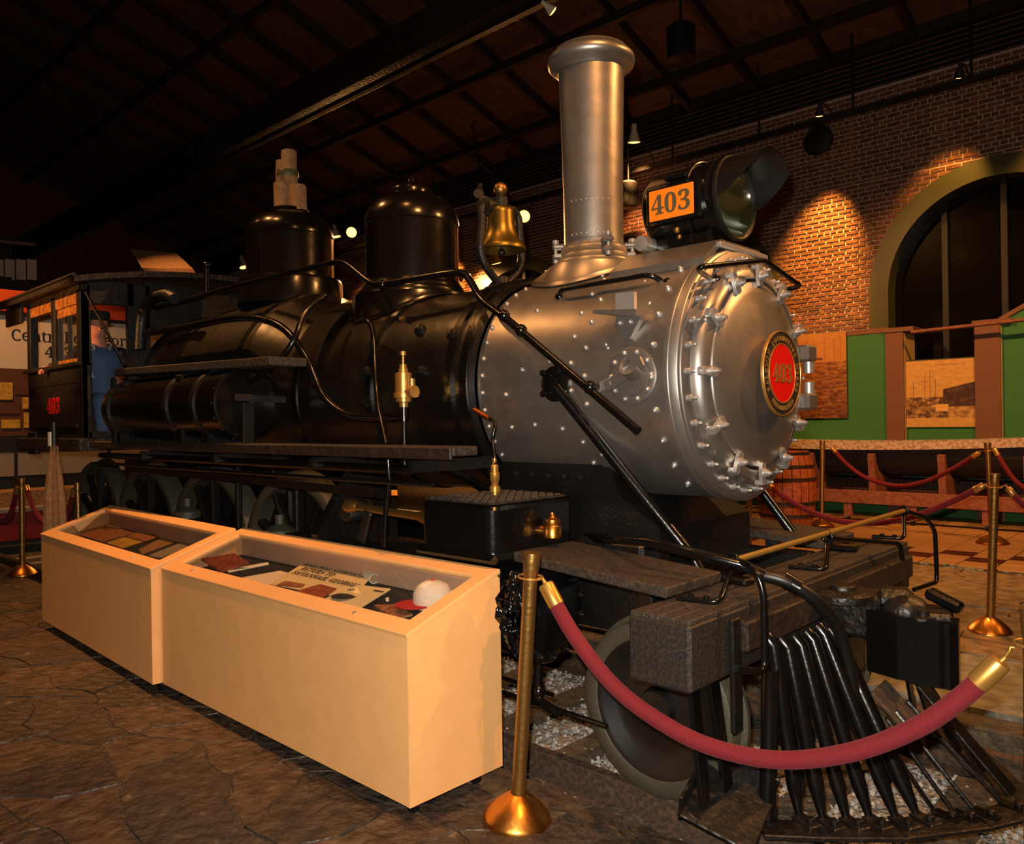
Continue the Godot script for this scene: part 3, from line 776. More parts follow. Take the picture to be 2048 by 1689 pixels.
	for k in 12:
		if k == 9: continue
		var a := TAU * k / 12.0
		var rad := Vector3(0, cos(a), sin(a))
		var tg := Vector3.RIGHT.cross(rad)
		put("door_clamp", wm, M.silver_bolt, L, Transform3D(Basis(rad, tg, Vector3.RIGHT) * Basis.from_scale(Vector3(0.95, 0.78, 0.82)), ring_pt(FRONT + 0.068, a, 0.487)))
	# round number plate
	var px_ := FRONT + 0.197
	var np := put("number_plate", MB.new().lathe(ax, [Vector2(0, px_ - 0.016), Vector2(0.200, px_ - 0.016), Vector2(0.206, px_ - 0.012), Vector2(0.206, px_), Vector2(0.204, px_ + 0.003), Vector2(0.201, px_ + 0.003), Vector2(0.200, px_)], 72), M.brass, L)
	np.set_meta("label", "round plate with red centre, brass rim and black lettered band")
	put("lettered_band", MB.new().lathe(ax, [Vector2(0.201, px_ - 0.001), Vector2(0.14, px_ - 0.001)], 72), M.dark, np)
	put("inner_rim", MB.new().lathe(ax, [Vector2(0.146, px_ - 0.001), Vector2(0.145, px_ + 0.003), Vector2(0.140, px_ + 0.003), Vector2(0.139, px_)], 72), M.brass, np)
	put("red_field", MB.new().lathe(ax, [Vector2(0.14, px_ + 0.0005), Vector2(0, px_ + 0.0005)], 72), M.red_enamel, np)
	put("plate_stem", MB.new().lathe(ax, [Vector2(0.05, FRONT + 0.13), Vector2(0.05, px_ - 0.016)], 20), M.dark, np)
	put("digits", text("403", 0.125, 0.004), M.gilt, np, Transform3D(FACE_X, Vector3(px_ + 0.002, AX, 0)))
	var ring_text := "BALDWIN LOCOMOTIVE WORKS"
	for k in ring_text.length():
		if ring_text[k] == " ": continue
		var a := deg_to_rad(lerpf(118.0, -118.0, float(k) / (ring_text.length() - 1)))
		var up := Vector3(0, cos(a), sin(a))
		put("letter", text(ring_text[k], 0.031, 0.003), M.brass, np, Transform3D(Basis(up.cross(Vector3.RIGHT), up, Vector3.RIGHT), ring_pt(px_ + 0.001, a, 0.169)))
	var low_text := "PHILADELPHIA"
	for k in low_text.length():
		var a := deg_to_rad(lerpf(142.0, 218.0, float(k) / (low_text.length() - 1)))
		var up := -Vector3(0, cos(a), sin(a))
		put("letter", text(low_text[k], 0.030, 0.003), M.brass, np, Transform3D(Basis(up.cross(Vector3.RIGHT), up, Vector3.RIGHT), ring_pt(px_ + 0.001, a, 0.169)))
	# rails on the smokebox
	var hx := FRONT + 0.16
	var fh := put("handrail", MB.new().tube(bend([px(1424, 560, FRONT + 0.01), px(1396, 540, hx - 0.04), px(1402, 534, hx), px(1528, 521, hx), px(1602, 573, hx), px(1556, 583, FRONT + 0.03)], 0.035), 0.0125, 10), M.black, L)
	for q in [[1424, 560], [1556, 583]]: put("rail_foot", MB.new().lathe(outward(px(q[0], q[1], FRONT - 0.005), Vector3.RIGHT), [Vector2(0.026, 0), Vector2(0.026, 0.02), Vector2(0.016, 0.04), Vector2(0, 0.042)], 6), M.black, fh)
	var sh := put("handrail", MB.new().tube(bend([pz(1119, 594, 0.40), pz(1121, 580, 0.46), pz(1300, 549, 0.46), pz(1332, 567, 0.39)], 0.05), 0.013, 10), M.black, L)
	for q in [[1119, 594, 0.41], [1335, 566, 0.41]]: put("rail_foot", MB.new().ball(pz(q[0], q[1], q[2]), 0.026, 8), M.black, sh)
	# flag bracket
	var fb := put("flag_bracket", MB.new().prism(xf(Vector3.ZERO), PackedVector2Array([flat2(1238, 622), flat2(1284, 622), flat2(1281, 640), flat2(1262, 678), flat2(1250, 682), flat2(1240, 668), flat2(1233, 645)]), 0.585, 0.62), M.silver_dull, L)
	put("bracket_shelf", MB.new().prism(xf(Vector3.ZERO), PackedVector2Array([flat2(1198, 622), flat2(1284, 620), flat2(1283, 634), flat2(1240, 632), flat2(1198, 629)]), 0.585, 0.66), M.silver_dull, fb)
	put("bracket_plate", MB.new().prism(xf(Vector3.ZERO), PackedVector2Array([flat2(1228, 586), flat2(1266, 583), flat2(1266, 622), flat2(1229, 623)]), 0.58, 0.60), M.silver_bolt, fb)
	for q in [[1240, 646], [1261, 644]]: put("bolt", rivet, M.silver_bolt, fb, outward(pz(q[0], q[1], 0.62), Vector3.BACK))
	# cleaning cover with its catch
	var cp := pz(1268, 752, 0.60)
	var cc := put("cleaning_cover", MB.new().lathe(axis_z(cp), [Vector2(0.135, -0.01), Vector2(0.135, 0.02), Vector2(0.125, 0.025), Vector2(0.095, 0.025), Vector2(0.092, 0.035), Vector2(0, 0.037)], 36), M.silver_dull, L)
	for k in 10: put("cover_bolt", rivet, M.silver_bolt, cc, outward(cp + Vector3(0.113 * cos(k * TAU / 10), 0.113 * sin(k * TAU / 10), 0.024), Vector3.BACK))
	put("catch_bar", MB.new().bar(cp + Vector3(-0.13, -0.05, 0.05), cp + Vector3(0.09, 0.065, 0.055), 0.015, 0.055, 0.006, Vector3(0, 1, 0)), M.silver_dull, cc)
	put("catch_lever", MB.new().lathe(Transform3D(Basis(Vector3(1, 0, 0), Vector3(0.15, 0.5, 0.85).normalized(), Vector3(0, -0.85, 0.5)).orthonormalized(), cp + Vector3(0.03, 0.03, 0.06)), [Vector2(0.05, -0.03), Vector2(0.05, 0.03), Vector2(0.046, 0.03), Vector2(0.046, -0.03), Vector2(0.05, -0.03)], 20, 0.2, 4.2), M.silver, cc)
	put("catch_latch", MB.new().bar(cp + Vector3(-0.19, -0.055, 0.03), cp + Vector3(-0.09, -0.02, 0.05), 0.02, 0.045, 0.006, Vector3.UP), M.silver_bolt, cc)
	# saddle under the smokebox
	put("saddle", MB.new().prism(xf(Vector3.ZERO), PackedVector2Array([Vector2(-3.3, 0.75), Vector2(-2.15, 0.75), Vector2(-2.15, 1.12), Vector2(-2.38, 1.26), Vector2(-2.45, 1.44), Vector2(-2.52, 1.47), Vector2(-3.1, 1.47), Vector2(-3.3, 1.36)]), -0.5, 0.42), M.black_metal, L)
	for k in 5: put("saddle_bolt", MB.new().lathe(outward(pz(1033 + k * 32, 948 + k * 2, 0.43), Vector3.BACK), [Vector2(0.02, 0), Vector2(0.018, 0.014), Vector2(0, 0.02)], 8), M.iron, L)

func flat2(u: float, w: float) -> Vector2:
	var p := pz(u, w, 0.61)
	return Vector2(p.x, p.y)

func loco_top(L: Node3D) -> void:
	# chimney
	var cx := -2.843
	var ch := put("chimney", MB.new().lathe(xf(Vector3(cx, 0, 0)), [Vector2(0.175, 2.62), Vector2(0.171, 2.66), Vector2(0.172, 2.90), Vector2(0.178, 3.25), Vector2(0.189, 3.66), Vector2(0.189, 3.72)], 56), M.silver, L)
	put("cap", MB.new().lathe(xf(Vector3(cx, 0, 0)), [Vector2(0.186, 3.655), Vector2(0.20, 3.675), Vector2(0.23, 3.685), Vector2(0.248, 3.70), Vector2(0.254, 3.72), Vector2(0.249, 3.742), Vector2(0.235, 3.757), Vector2(0.22, 3.765), Vector2(0.21, 3.785), Vector2(0.19, 3.79), Vector2(0.165, 3.785), Vector2(0.165, 3.6)], 64), M.silver, ch)
	put("patch_plate", MB.new().lathe(xf(Vector3(cx, 0, 0)), [Vector2(0.173, 2.68), Vector2(0.1755, 2.682), Vector2(0.177, 2.905), Vector2(0.174, 2.907)], 24, 0.35, 1.75), M.silver, ch)
	var tiny := MB.new().lathe(xf(Vector3.ZERO), [Vector2(0.006, -0.001), Vector2(0.004, 0.004), Vector2(0, 0.005)], 8).mesh()
	for k in 8:
		for yy in [2.70, 2.89]:
			var a := 0.42 + k * 0.18
			put("rivet", tiny, M.silver_bolt, ch, outward(Vector3(cx + 0.177 * cos(a), yy, 0.177 * sin(a)), Vector3(cos(a), 0, sin(a))))
	var cb := put("chimney_base", saddle_mesh(cx, 0.0, 0.62, [[0.17, 2.66], [0.19, 2.64], [0.195, 2.60], [0.215, 2.565], [0.26, 2.535]], 0.40, 0.30), M.silver, L)
	for a in [0.55, 2.4, 3.7, 5.6]:                        # clamp lugs with bolts
		var d := Vector3(cos(a), 0, sin(a))
		for yy in [2.655, 2.60]: put("lug", MB.new().box(Transform3D(Basis(Vector3.UP, -a), Vector3(cx, yy, 0) + d * 0.205), Vector3(0.075, 0.035, 0.06), 0.012), M.silver, cb)
		put("lug_bolt", MB.new().lathe(xf(Vector3(cx, 2.565, 0) + d * 0.222), [Vector2(0.018, 0), Vector2(0.018, 0.022), Vector2(0.011, 0.022), Vector2(0.011, 0.11), Vector2(0.02, 0.11), Vector2(0.02, 0.13), Vector2(0, 0.132)], 8), M.silver_bolt, cb)
	for a in [0.3, 1.2, 1.57, 2.2, 3.3]:
		var q := Vector3(cx + 0.33 * cos(a), 0, 0.24 * sin(a))
		put("base_stud", hexnut(0.018, 0.024, 0.03), M.silver_bolt, cb, outward(Vector3(q.x, AX + sqrt(0.4 - q.z * q.z), q.z), Vector3(0, 1, q.z)))
	# headlight on its platform
	var hy := 2.755
	var pf := put("headlight_platform", MB.new().prism(Transform3D(Basis(Vector3(0, 0, 1), Vector3(0, 1, 0), Vector3(-1, 0, 0)), Vector3.ZERO), PackedVector2Array([Vector2(-0.20, 2.515), Vector2(0.20, 2.515), Vector2(0.36, 2.41), Vector2(0.36, 2.37), Vector2(0.33, 2.37), Vector2(0.33, 2.39), Vector2(0.19, 2.49), Vector2(-0.19, 2.49), Vector2(-0.33, 2.39), Vector2(-0.36, 2.37), Vector2(-0.36, 2.41)]), 1.92, 2.47), M.silver, L)
	put("platform_lip", MB.new().span(Vector3(-1.925, 2.47, -0.25), Vector3(-1.895, 2.497, 0.25), 0.006), M.silver_bolt, pf)
	var pv := pz(1290, 489, 0.2)
	put("hinge_boss", MB.new().lathe(axis_z(pv + Vector3(0, 0, -0.12)), [Vector2(0.04, 0), Vector2(0.04, 0.16), Vector2(0.015, 0.165), Vector2(0, 0.165)], 18), M.silver_bolt, pf)
	var hl := put("headlight", MB.new().lathe(axis_x(Vector3(0, hy, 0)), [Vector2(0, -2.40), Vector2(0.15, -2.398), Vector2(0.19, -2.38), Vector2(0.20, -2.355), Vector2(0.20, -2.14), Vector2(0.208, -2.135), Vector2(0.208, -2.11), Vector2(0.20, -2.105), Vector2(0.20, -1.985), Vector2(0.212, -1.98), Vector2(0.212, -1.955), Vector2(0.19, -1.955)], 56), M.black, L)
	put("reflector", MB.new().lathe(axis_x(Vector3(0, hy, 0)), [Vector2(0.19, -1.958), Vector2(0.17, -2.00), Vector2(0.12, -2.05), Vector2(0.05, -2.085), Vector2(0, -2.09)], 40), M.mirror, hl)
	put("lens", MB.new().lathe(axis_x(Vector3(0, hy, 0)), [Vector2(0.20, -1.955), Vector2(0.185, -1.93), Vector2(0.14, -1.905), Vector2(0.07, -1.89), Vector2(0, -1.886)], 40), M.lens, hl)
	put("lens_rim", MB.new().lathe(axis_x(Vector3(0, hy, 0)), [Vector2(0.212, -1.957), Vector2(0.213, -1.94), Vector2(0.203, -1.932), Vector2(0.193, -1.94), Vector2(0.193, -1.957)], 48), M.iron, hl)
	var vis := MB.new()                                   # hood: longest on top, cut back at the sides
	var n := 40
	for k in n:
		var a0 := deg_to_rad(lerpf(-100, 100, float(k) / n)); var a1 := deg_to_rad(lerpf(-100, 100, float(k + 1) / n))
		for rr in [0.207, 0.203]:
			var e := func(a: float) -> float: return -1.955 + 0.215 * pow(clampf((1.745 - absf(a)) / 0.75, 0.0, 1.0), 0.7)
			var nn := func(a: float) -> Vector3: return Vector3(0, cos(a), sin(a)) * (1.0 if rr > 0.205 else -1.0)
			var A := Vector3(-2.0, hy + rr * cos(a0), rr * sin(a0)); var B := Vector3(-2.0, hy + rr * cos(a1), rr * sin(a1))
			var C := Vector3(e.call(a1), hy + rr * cos(a1), rr * sin(a1)); var D := Vector3(e.call(a0), hy + rr * cos(a0), rr * sin(a0))
			vis.tri(A, B, C, nn.call(a0), nn.call(a1), nn.call(a1)); vis.tri(A, C, D, nn.call(a0), nn.call(a1), nn.call(a0))
	put("hood", vis, M.black_metal, hl)
	put("hood_band", MB.new().lathe(axis_x(Vector3(0, hy, 0)), [Vector2(0.213, -2.12), Vector2(0.218, -2.118), Vector2(0.218, -2.10), Vector2(0.213, -2.098)], 48), M.black, hl)
	put("pedestal", MB.new().span(Vector3(-2.36, 2.505, -0.15), Vector3(-2.0, 2.60, 0.15), 0.02), M.black, hl)
	var nb := put("number_board", MB.new().span(Vector3(-2.335, 2.645, 0.15), Vector3(-2.015, 2.838, 0.225), 0.012), M.black, hl)
	put("amber_panel", MB.new().span(Vector3(-2.31, 2.662, 0.2), Vector3(-2.05, 2.818, 0.229), 0.003), M.orange_glass, nb)
	put("digits", text("403", 0.138, 0.003), M.grey_print, nb, xf(Vector3(-2.18, 2.740, 0.2305)))
	put("board_catch", MB.new().ball(Vector3(-2.16, 2.600, 0.205), 0.018, 8).ball(Vector3(-2.15, 2.565, 0.20), 0.014, 8), M.brass_old, nb)
	put("board_hinge", MB.new().span(Vector3(-2.23, 2.860, 0.17), Vector3(-2.10, 2.885, 0.215), 0.006), M.black, nb)
	put("hood_latch", MB.new().tube([Vector3(-2.04, 2.800, 0.20), Vector3(-2.035, 2.660, 0.205)], 0.02, 8).ball(Vector3(-2.04, 2.810, 0.2), 0.027, 8), M.black, hl)
	# bell in its yoke
	var bx := -3.59
	var bl := put("bell", MB.new().lathe(xf(Vector3(bx, 0, 0)), [Vector2(0, 3.035), Vector2(0.07, 3.03), Vector2(0.085, 3.015), Vector2(0.088, 2.99), Vector2(0.092, 2.92), Vector2(0.10, 2.87), Vector2(0.12, 2.82), Vector2(0.15, 2.785), Vector2(0.160, 2.765), Vector2(0.160, 2.752), Vector2(0.148, 2.752), Vector2(0.125, 2.79), Vector2(0.09, 2.86), Vector2(0.075, 2.98), Vector2(0, 3.0)], 48), M.gold_dull, L)
	put("clapper", MB.new().tube([Vector3(bx, 2.98, 0), Vector3(bx, 2.75, 0)], 0.008, 8).ball(Vector3(bx, 2.74, 0), 0.025, 10), M.iron, bl)
	put("bell_crown", MB.new().lathe(xf(Vector3(bx, 3.03, 0)), [Vector2(0.05, 0), Vector2(0.05, 0.06), Vector2(0.035, 0.07), Vector2(0.025, 0.075), Vector2(0.025, 0.09)], 20), M.iron, bl)
	put("finial", MB.new().ball(Vector3(bx, 3.15, 0), 0.044, 18), M.brass_old, bl)
	var yk := put("bell_yoke", MB.new().tube(spline([Vector3(bx, 3.04, 0.11), Vector3(bx, 2.99, 0.165), Vector3(bx, 2.88, 0.175), Vector3(bx, 2.74, 0.19), Vector3(bx, 2.64, 0.15), Vector3(bx, 2.56, 0.06), Vector3(bx, 2.52, 0)]), 0.026, 10), M.iron, L)
	put("yoke_arm", MB.new().tube(spline([Vector3(bx, 3.04, -0.11), Vector3(bx, 2.99, -0.165), Vector3(bx, 2.88, -0.175), Vector3(bx, 2.74, -0.19), Vector3(bx, 2.64, -0.15), Vector3(bx, 2.56, -0.06), Vector3(bx, 2.52, 0)]), 0.026, 10), M.iron, yk)
	put("yoke_axle", MB.new().tube([Vector3(bx, 3.04, -0.13), Vector3(bx, 3.04, 0.13)], 0.022, 10), M.iron, yk)
	put("bell_crank", MB.new().lathe(axis_z(Vector3(bx, 3.01, 0.13)), [Vector2(0.065, 0), Vector2(0.065, 0.03), Vector2(0.045, 0.035), Vector2(0, 0.035)], 24), M.iron, yk)
	put("bell_foot", MB.new().lathe(xf(Vector3(bx, 2.48, 0)), [Vector2(0.13, 0), Vector2(0.12, 0.03), Vector2(0.05, 0.06), Vector2(0.045, 0.10)], 20), M.iron, yk)
	# sand dome
	var sx := -4.49
	var sd := put("sand_dome", MB.new().lathe(xf(Vector3(sx, 0, 0)), [Vector2(0.335, 2.62), Vector2(0.335, 3.06), Vector2(0.342, 3.065), Vector2(0.342, 3.085), Vector2(0.330, 3.14), Vector2(0.30, 3.20), Vector2(0.25, 3.25), Vector2(0.18, 3.285), Vector2(0.15, 3.292)], 64), M.dome, L)
	put("lid", MB.new().lathe(xf(Vector3(sx, 0, 0)), [Vector2(0.152, 3.28), Vector2(0.154, 3.32), Vector2(0.14, 3.345), Vector2(0.09, 3.368), Vector2(0.02, 3.375), Vector2(0, 3.375)], 40), M.dome, sd)
	put("lid_ring", ring_mesh(Vector3(sx, 3.405, 0), 0.025, 0.007, Vector3(0, 0, 1)), M.dome, sd)
	put("dome_skirt", saddle_mesh(sx, 0.0, 0.66, [[0.335, 2.66], [0.36, 2.62], [0.38, 2.585], [0.42, 2.55]], 0.47, 0.44), M.dome, sd)
	# steam dome with wrapped safety valves
	var tx := -6.13
	var st := put("steam_dome", MB.new().lathe(xf(Vector3(tx, 0, 0)), [Vector2(0.44, 2.66), Vector2(0.44, 2.86), Vector2(0.43, 2.885), Vector2(0.37, 2.90), Vector2(0.368, 2.92), Vector2(0.368, 3.25), Vector2(0.374, 3.255), Vector2(0.374, 3.275), Vector2(0.36, 3.33), Vector2(0.32, 3.40), Vector2(0.25, 3.445), Vector2(0.17, 3.47), Vector2(0.165, 3.50), Vector2(0.15, 3.51), Vector2(0, 3.51)], 64), M.dome, L)
	put("wrapped_valve", MB.new().lathe(xf(Vector3(tx - 0.06, 3.50, 0.03)), [Vector2(0.085, 0), Vector2(0.085, 0.02), Vector2(0.072, 0.05), Vector2(0.075, 0.24), Vector2(0.06, 0.25), Vector2(0, 0.25)], 12), M.canvas, st)
	put("wrapped_valve", MB.new().lathe(xf(Vector3(tx + 0.10, 3.48, -0.02)), [Vector2(0.085, 0), Vector2(0.075, 0.05), Vector2(0.075, 0.20), Vector2(0.07, 0.22), Vector2(0.06, 0.20), Vector2(0, 0.2)], 12), M.canvas, st)
	put("wrapped_whistle", MB.new().lathe(xf(Vector3(tx + 0.005, 3.72, 0.0)), [Vector2(0.05, 0), Vector2(0.07, 0.02), Vector2(0.075, 0.07), Vector2(0.065, 0.09), Vector2(0.066, 0.29), Vector2(0.05, 0.30), Vector2(0, 0.30)], 14), M.canvas, st)
	put("wrapped_whistle", MB.new().lathe(xf(Vector3(tx - 0.07, 3.74, 0.02)), [Vector2(0.05, 0), Vector2(0.06, 0.05), Vector2(0.055, 0.20), Vector2(0, 0.20)], 12), M.canvas, st)
	put("tape_band", MB.new().lathe(xf(Vector3(tx - 0.01, 3.79, 0.005)), [Vector2(0.09, 0), Vector2(0.094, 0.01), Vector2(0.094, 0.04), Vector2(0.09, 0.05)], 20), M.tape, st)

func ring_mesh(c: Vector3, r: float, t: float, nrm: Vector3, arc := TAU) -> MB:
	var x := outward(c, nrm)
	var pts := []
	for k in 25: pts.append(x * Vector3(r * cos(arc * k / 24), 0, r * sin(arc * k / 24)))
	return MB.new().tube(pts, t, 8, false)

func saddle_mesh(cx: float, cz: float, R: float, steps: Array, rx: float, rz: float) -> MB:      # a flare that ends on the boiler of radius R
	var b := MB.new()
	var rows := []
	var n := 56
	for s in steps:
		var row := []
		for k in n: row.append(Vector3(cx + s[0] * cos(TAU * k / n), s[1], cz + s[0] * sin(TAU * k / n)))
		rows.append(row)
	for f in [[1.0, 0.022], [1.03, 0.0]]:
		var row := []
		for k in n:
			var a := TAU * k / n
			var z: float = cz + rz * f[0] * sin(a)
			row.append(Vector3(cx + rx * f[0] * cos(a), AX + sqrt(max(R * R - z * z, 0.0)) + f[1], z))
		rows.append(row)
	for i in rows.size() - 1:
		for k in n:
			var k2 := (k + 1) % n
			var mid: Vector3 = (rows[i][k] + rows[i][k2]) * 0.5
			var out := Vector3(mid.x - cx, 0.25, mid.z - cz).normalized()
			var na: Vector3 = (rows[i][k] - Vector3(cx, rows[i][k].y - 0.1, cz)).normalized()
			var nb: Vector3 = (rows[i][k2] - Vector3(cx, rows[i][k2].y - 0.1, cz)).normalized()
			var nc: Vector3 = (rows[i + 1][k] - Vector3(cx, rows[i + 1][k].y - 0.22, cz)).normalized()
			var nd: Vector3 = (rows[i + 1][k2] - Vector3(cx, rows[i + 1][k2].y - 0.22, cz)).normalized()
			b.tri(rows[i][k], rows[i][k2], rows[i + 1][k2], na, nb, nd)
			b.tri(rows[i][k], rows[i + 1][k2], rows[i + 1][k], na, nd, nc)
	return b

func boiler_mesh() -> MB:       # straight barrel, then a wagon top that rises towards the firebox
	var b := MB.new()
	var secs := [[-3.21, 0.625, 0.0], [-3.24, 0.645, 0.0], [-4.95, 0.655, 0.0], [-5.10, 0.66, 0.0], [-5.55, 0.78, 0.06], [-5.62, 0.785, 0.062], [-7.5, 0.785, 0.062]]
	var n := 72
	for i in secs.size() - 1:
		var p: Array = secs[i]; var q: Array = secs[i + 1]
		var slope: float = (q[1] - p[1]) / (p[0] - q[0])
		for k in n:
			var a := TAU * k / n; var a2 := TAU * (k + 1) / n
			var A := Vector3(p[0], AX + p[2] + p[1] * cos(a), p[1] * sin(a)); var B := Vector3(p[0], AX + p[2] + p[1] * cos(a2), p[1] * sin(a2))
			var C := Vector3(q[0], AX + q[2] + q[1] * cos(a2), q[1] * sin(a2)); var D := Vector3(q[0], AX + q[2] + q[1] * cos(a), q[1] * sin(a))
			var na := Vector3(slope, cos(a), sin(a)).normalized(); var nb := Vector3(slope, cos(a2), sin(a2)).normalized()
			b.tri(A, B, C, na, nb, nb); b.tri(A, C, D, na, nb, na)
	return b

func loco_side(L: Node3D) -> void:
	var bo := put("boiler", boiler_mesh(), M.boiler, L)
	var ax := axis_x(Vector3(0, AX, 0))
	for x in [-3.27, -3.40, -4.15, -5.02]:
		put("boiler_band", MB.new().lathe(ax, [Vector2(0.64, x - 0.03), Vector2(0.664, x - 0.03), Vector2(0.664, x + 0.03), Vector2(0.64, x + 0.03)], 72), M.black, bo)
	for x in [-5.66, -6.75]:
		put("boiler_band", MB.new().lathe(axis_x(Vector3(0, AX + 0.062, 0)), [Vector2(0.77, x - 0.03), Vector2(0.794, x - 0.03), Vector2(0.794, x + 0.03), Vector2(0.77, x + 0.03)], 72), M.black, bo)
	# jacket panel standing proud between the domes
	put("jacket_panel", MB.new().lathe(axis_x(Vector3(0, AX + 0.02, 0)), [Vector2(0.70, -5.05), Vector2(0.715, -4.98), Vector2(0.70, -4.72), Vector2(0.69, -4.72)], 24, 0.25, 1.5), M.boiler, bo)
	for q in [[840, 660], [905, 670], [585, 735], [735, 745], [843, 745]]:
		var p := pz(q[0], q[1], 0.6)
		for k in 5: p = pz(q[0], q[1], sqrt(max(0.655 * 0.655 - pow(p.y - AX, 2), 0.02)))
		put("washout_plug", MB.new().lathe(outward(p, Vector3(0, p.y - AX, p.z)), [Vector2(0.04, -0.01), Vector2(0.04, 0.012), Vector2(0.02, 0.02), Vector2(0.018, 0.035), Vector2(0, 0.036)], 8), M.black_metal, bo)
	# long handrail that runs past the domes and slants down over the smokebox
	var hr := put("boiler_handrail", MB.new().tube(bend([pz(285, 625, 0.62), pz(480, 570, 0.60), pz(672, 524, 0.52), pz(692, 526, 0.52), pz(742, 567, 0.56), pz(760, 570, 0.57), pz(905, 545, 0.52), pz(932, 546, 0.50), pz(962, 600, 0.56), pz(1012, 637, 0.66), pz(1276, 862, 0.70)], 0.10), 0.021, 12), M.black, L)
	for q in [[765, 570, 0.57], [1008, 632, 0.65], [1042, 661, 0.67], [1180, 775, 0.69]]: put("rail_knuckle", MB.new().ball(pz(q[0], q[1], q[2]), 0.034, 10), M.black, hr)
	put("rail_post", MB.new().tube([pz(766, 572, 0.57), pz(784, 618, 0.45)], 0.016, 8), M.black, hr)
	put("rail_post", MB.new().tube([pz(1185, 778, 0.69), pz(1204, 770, 0.60)], 0.016, 8), M.black, hr)
	put("rail_post", MB.new().tube([pz(412, 588, 0.60), pz(413, 532, 0.60)], 0.022, 8).ball(pz(413, 530, 0.60), 0.03, 8), M.black, hr)
	# brace from the smokebox to the pilot beam, on both sides
	var bf := pz(1110, 768, 0.62)
	var bb := py(1398, 1140, 0.94)
	var br := put("smokebox_brace", MB.new().tube([bf + Vector3(0.03, -0.02, 0.03), bb + Vector3(-0.03, 0.05, 0), bb], 0.029, 12), M.black, L)
	put("brace_flange", MB.new().lathe(axis_z(bf + Vector3(0, 0, -0.02)), [Vector2(0.092, 0), Vector2(0.092, 0.022), Vector2(0.08, 0.03), Vector2(0.045, 0.034), Vector2(0.04, 0.06), Vector2(0, 0.065)], 20), M.black, br)
	for s in [Vector3(-0.05, 0.055, 0.03), Vector3(0.05, 0.055, 0.03), Vector3(-0.05, -0.05, 0.03), Vector3(0.05, -0.05, 0.03)]: put("flange_bolt", MB.new().lathe(outward(bf + s, Vector3.BACK), [Vector2(0.018, -0.01), Vector2(0.018, 0.012), Vector2(0, 0.02)], 6), M.black, br)
	put("brace_foot", MB.new().bar(bb + Vector3(-0.04, -0.005, 0.02), py(1500, 1165, 0.94), 0.07, 0.03, 0.008), M.black, br)
	var b2 := put("smokebox_brace", MB.new().tube([Vector3(bf.x, bf.y, -bf.z), py(1597, 1082, 0.94)], 0.029, 12), M.black, L)
	put("brace_foot", MB.new().bar(py(1590, 1088, 0.94), py(1716, 1098, 0.94), 0.07, 0.03, 0.008), M.black, b2)
	# running board, its bracket and the pipes below
	var rb := put("running_board", MB.new().span(Vector3(-8.9, 1.49, 1.04), Vector3(-2.76, 1.535, 1.2), 0.006), M.plank_top, L)
	put("edge_strip", MB.new().span(Vector3(-8.9, 1.475, 1.195), Vector3(-2.77, 1.53, 1.212), 0.004), M.dark_wood, rb)
	for x in [-3.1, -4.0, -5.2, -6.4]: put("board_bracket", MB.new().prism(xf(Vector3(x, 0, 0)), PackedVector2Array([Vector2(-0.02, 1.46), Vector2(0.02, 1.46), Vector2(0.02, 1.40), Vector2(-0.02, 1.40)]), 0.6, 1.18), M.black_metal, rb)
	put("air_pipe", MB.new().tube(bend([Vector3(-7.4, 1.41, 1.12), Vector3(-3.15, 1.41, 1.12), pz(880, 932, 0.95), pz(930, 955, 0.75), pz(985, 990, 0.46)], 0.1), 0.026, 10), M.black, L)
	put("brake_rod", MB.new().tube([Vector3(-7.4, 1.345, 1.16), Vector3(-2.95, 1.345, 1.16)], 0.012, 8), M.black_metal, L)
	put("reach_rod", MB.new().bar(Vector3(-7.2, 1.30, 0.95), Vector3(-3.6, 1.25, 0.95), 0.02, 0.05), M.black_metal, L)
	# air reservoir on the running board, with straps and a plank above
	var tz := 1.02
	var ty := 1.80
	var tk := put("air_reservoir", MB.new().lathe(axis_x(Vector3(0, ty, tz)), [Vector2(0, -7.05), Vector2(0.15, -7.04), Vector2(0.235, -7.0), Vector2(0.245, -6.9), Vector2(0.245, -5.05), Vector2(0.252, -5.045), Vector2(0.252, -4.99), Vector2(0.235, -4.985), Vector2(0.22, -5.02), Vector2(0, -5.0)], 48), M.dome, L)
	for x in [-6.85, -5.75, -5.32]: put("strap", MB.new().lathe(axis_x(Vector3(0, ty, tz)), [Vector2(0.246, x - 0.03), Vector2(0.255, x - 0.03), Vector2(0.255, x + 0.03), Vector2(0.246, x + 0.03)], 40), M.black_metal, tk)
	var bead := MB.new().ball(Vector3.ZERO, 0.009, 6).mesh()
	for k in 16: put("end_rivet", bead, M.iron, tk, xf(Vector3(-5.02, ty + 0.25 * cos(k * TAU / 16), tz + 0.25 * sin(k * TAU / 16))))
	for x in [-6.85, -5.75, -5.32]: put("tank_saddle", MB.new().span(Vector3(x - 0.05, 1.53, 0.85), Vector3(x + 0.05, 1.6, 1.18)), M.black_metal, tk)
	var fp := put("lubricator_bracket", MB.new().bar(px(470, 795, -4.75), px(572, 800, -4.65), 0.02, 0.045, 0.004), M.cloth_black, L)
	put("bracket_post", MB.new().bar(px(497, 806, -4.76), px(497, 890, -4.76), 0.08, 0.02, 0.004, Vector3.RIGHT), M.black_metal, fp)
	var pb := put("foot_plank", MB.new().bar(pz(228, 745, 1.18) + Vector3(0, 0.0, -0.13), pz(540, 722, 1.18) + Vector3(0, 0, -0.13), 0.26, 0.055, 0.006), M.plank_top, L)
	put("plank_post", MB.new().span(Vector3(-5.72, 1.53, 1.17), Vector3(-5.62, 2.02, 1.20), 0.005), M.black_metal, pb)
	put("plank_post", MB.new().span(Vector3(-6.9, 1.53, 1.19), Vector3(-6.84, 2.06, 1.215), 0.004), M.black_metal, pb)
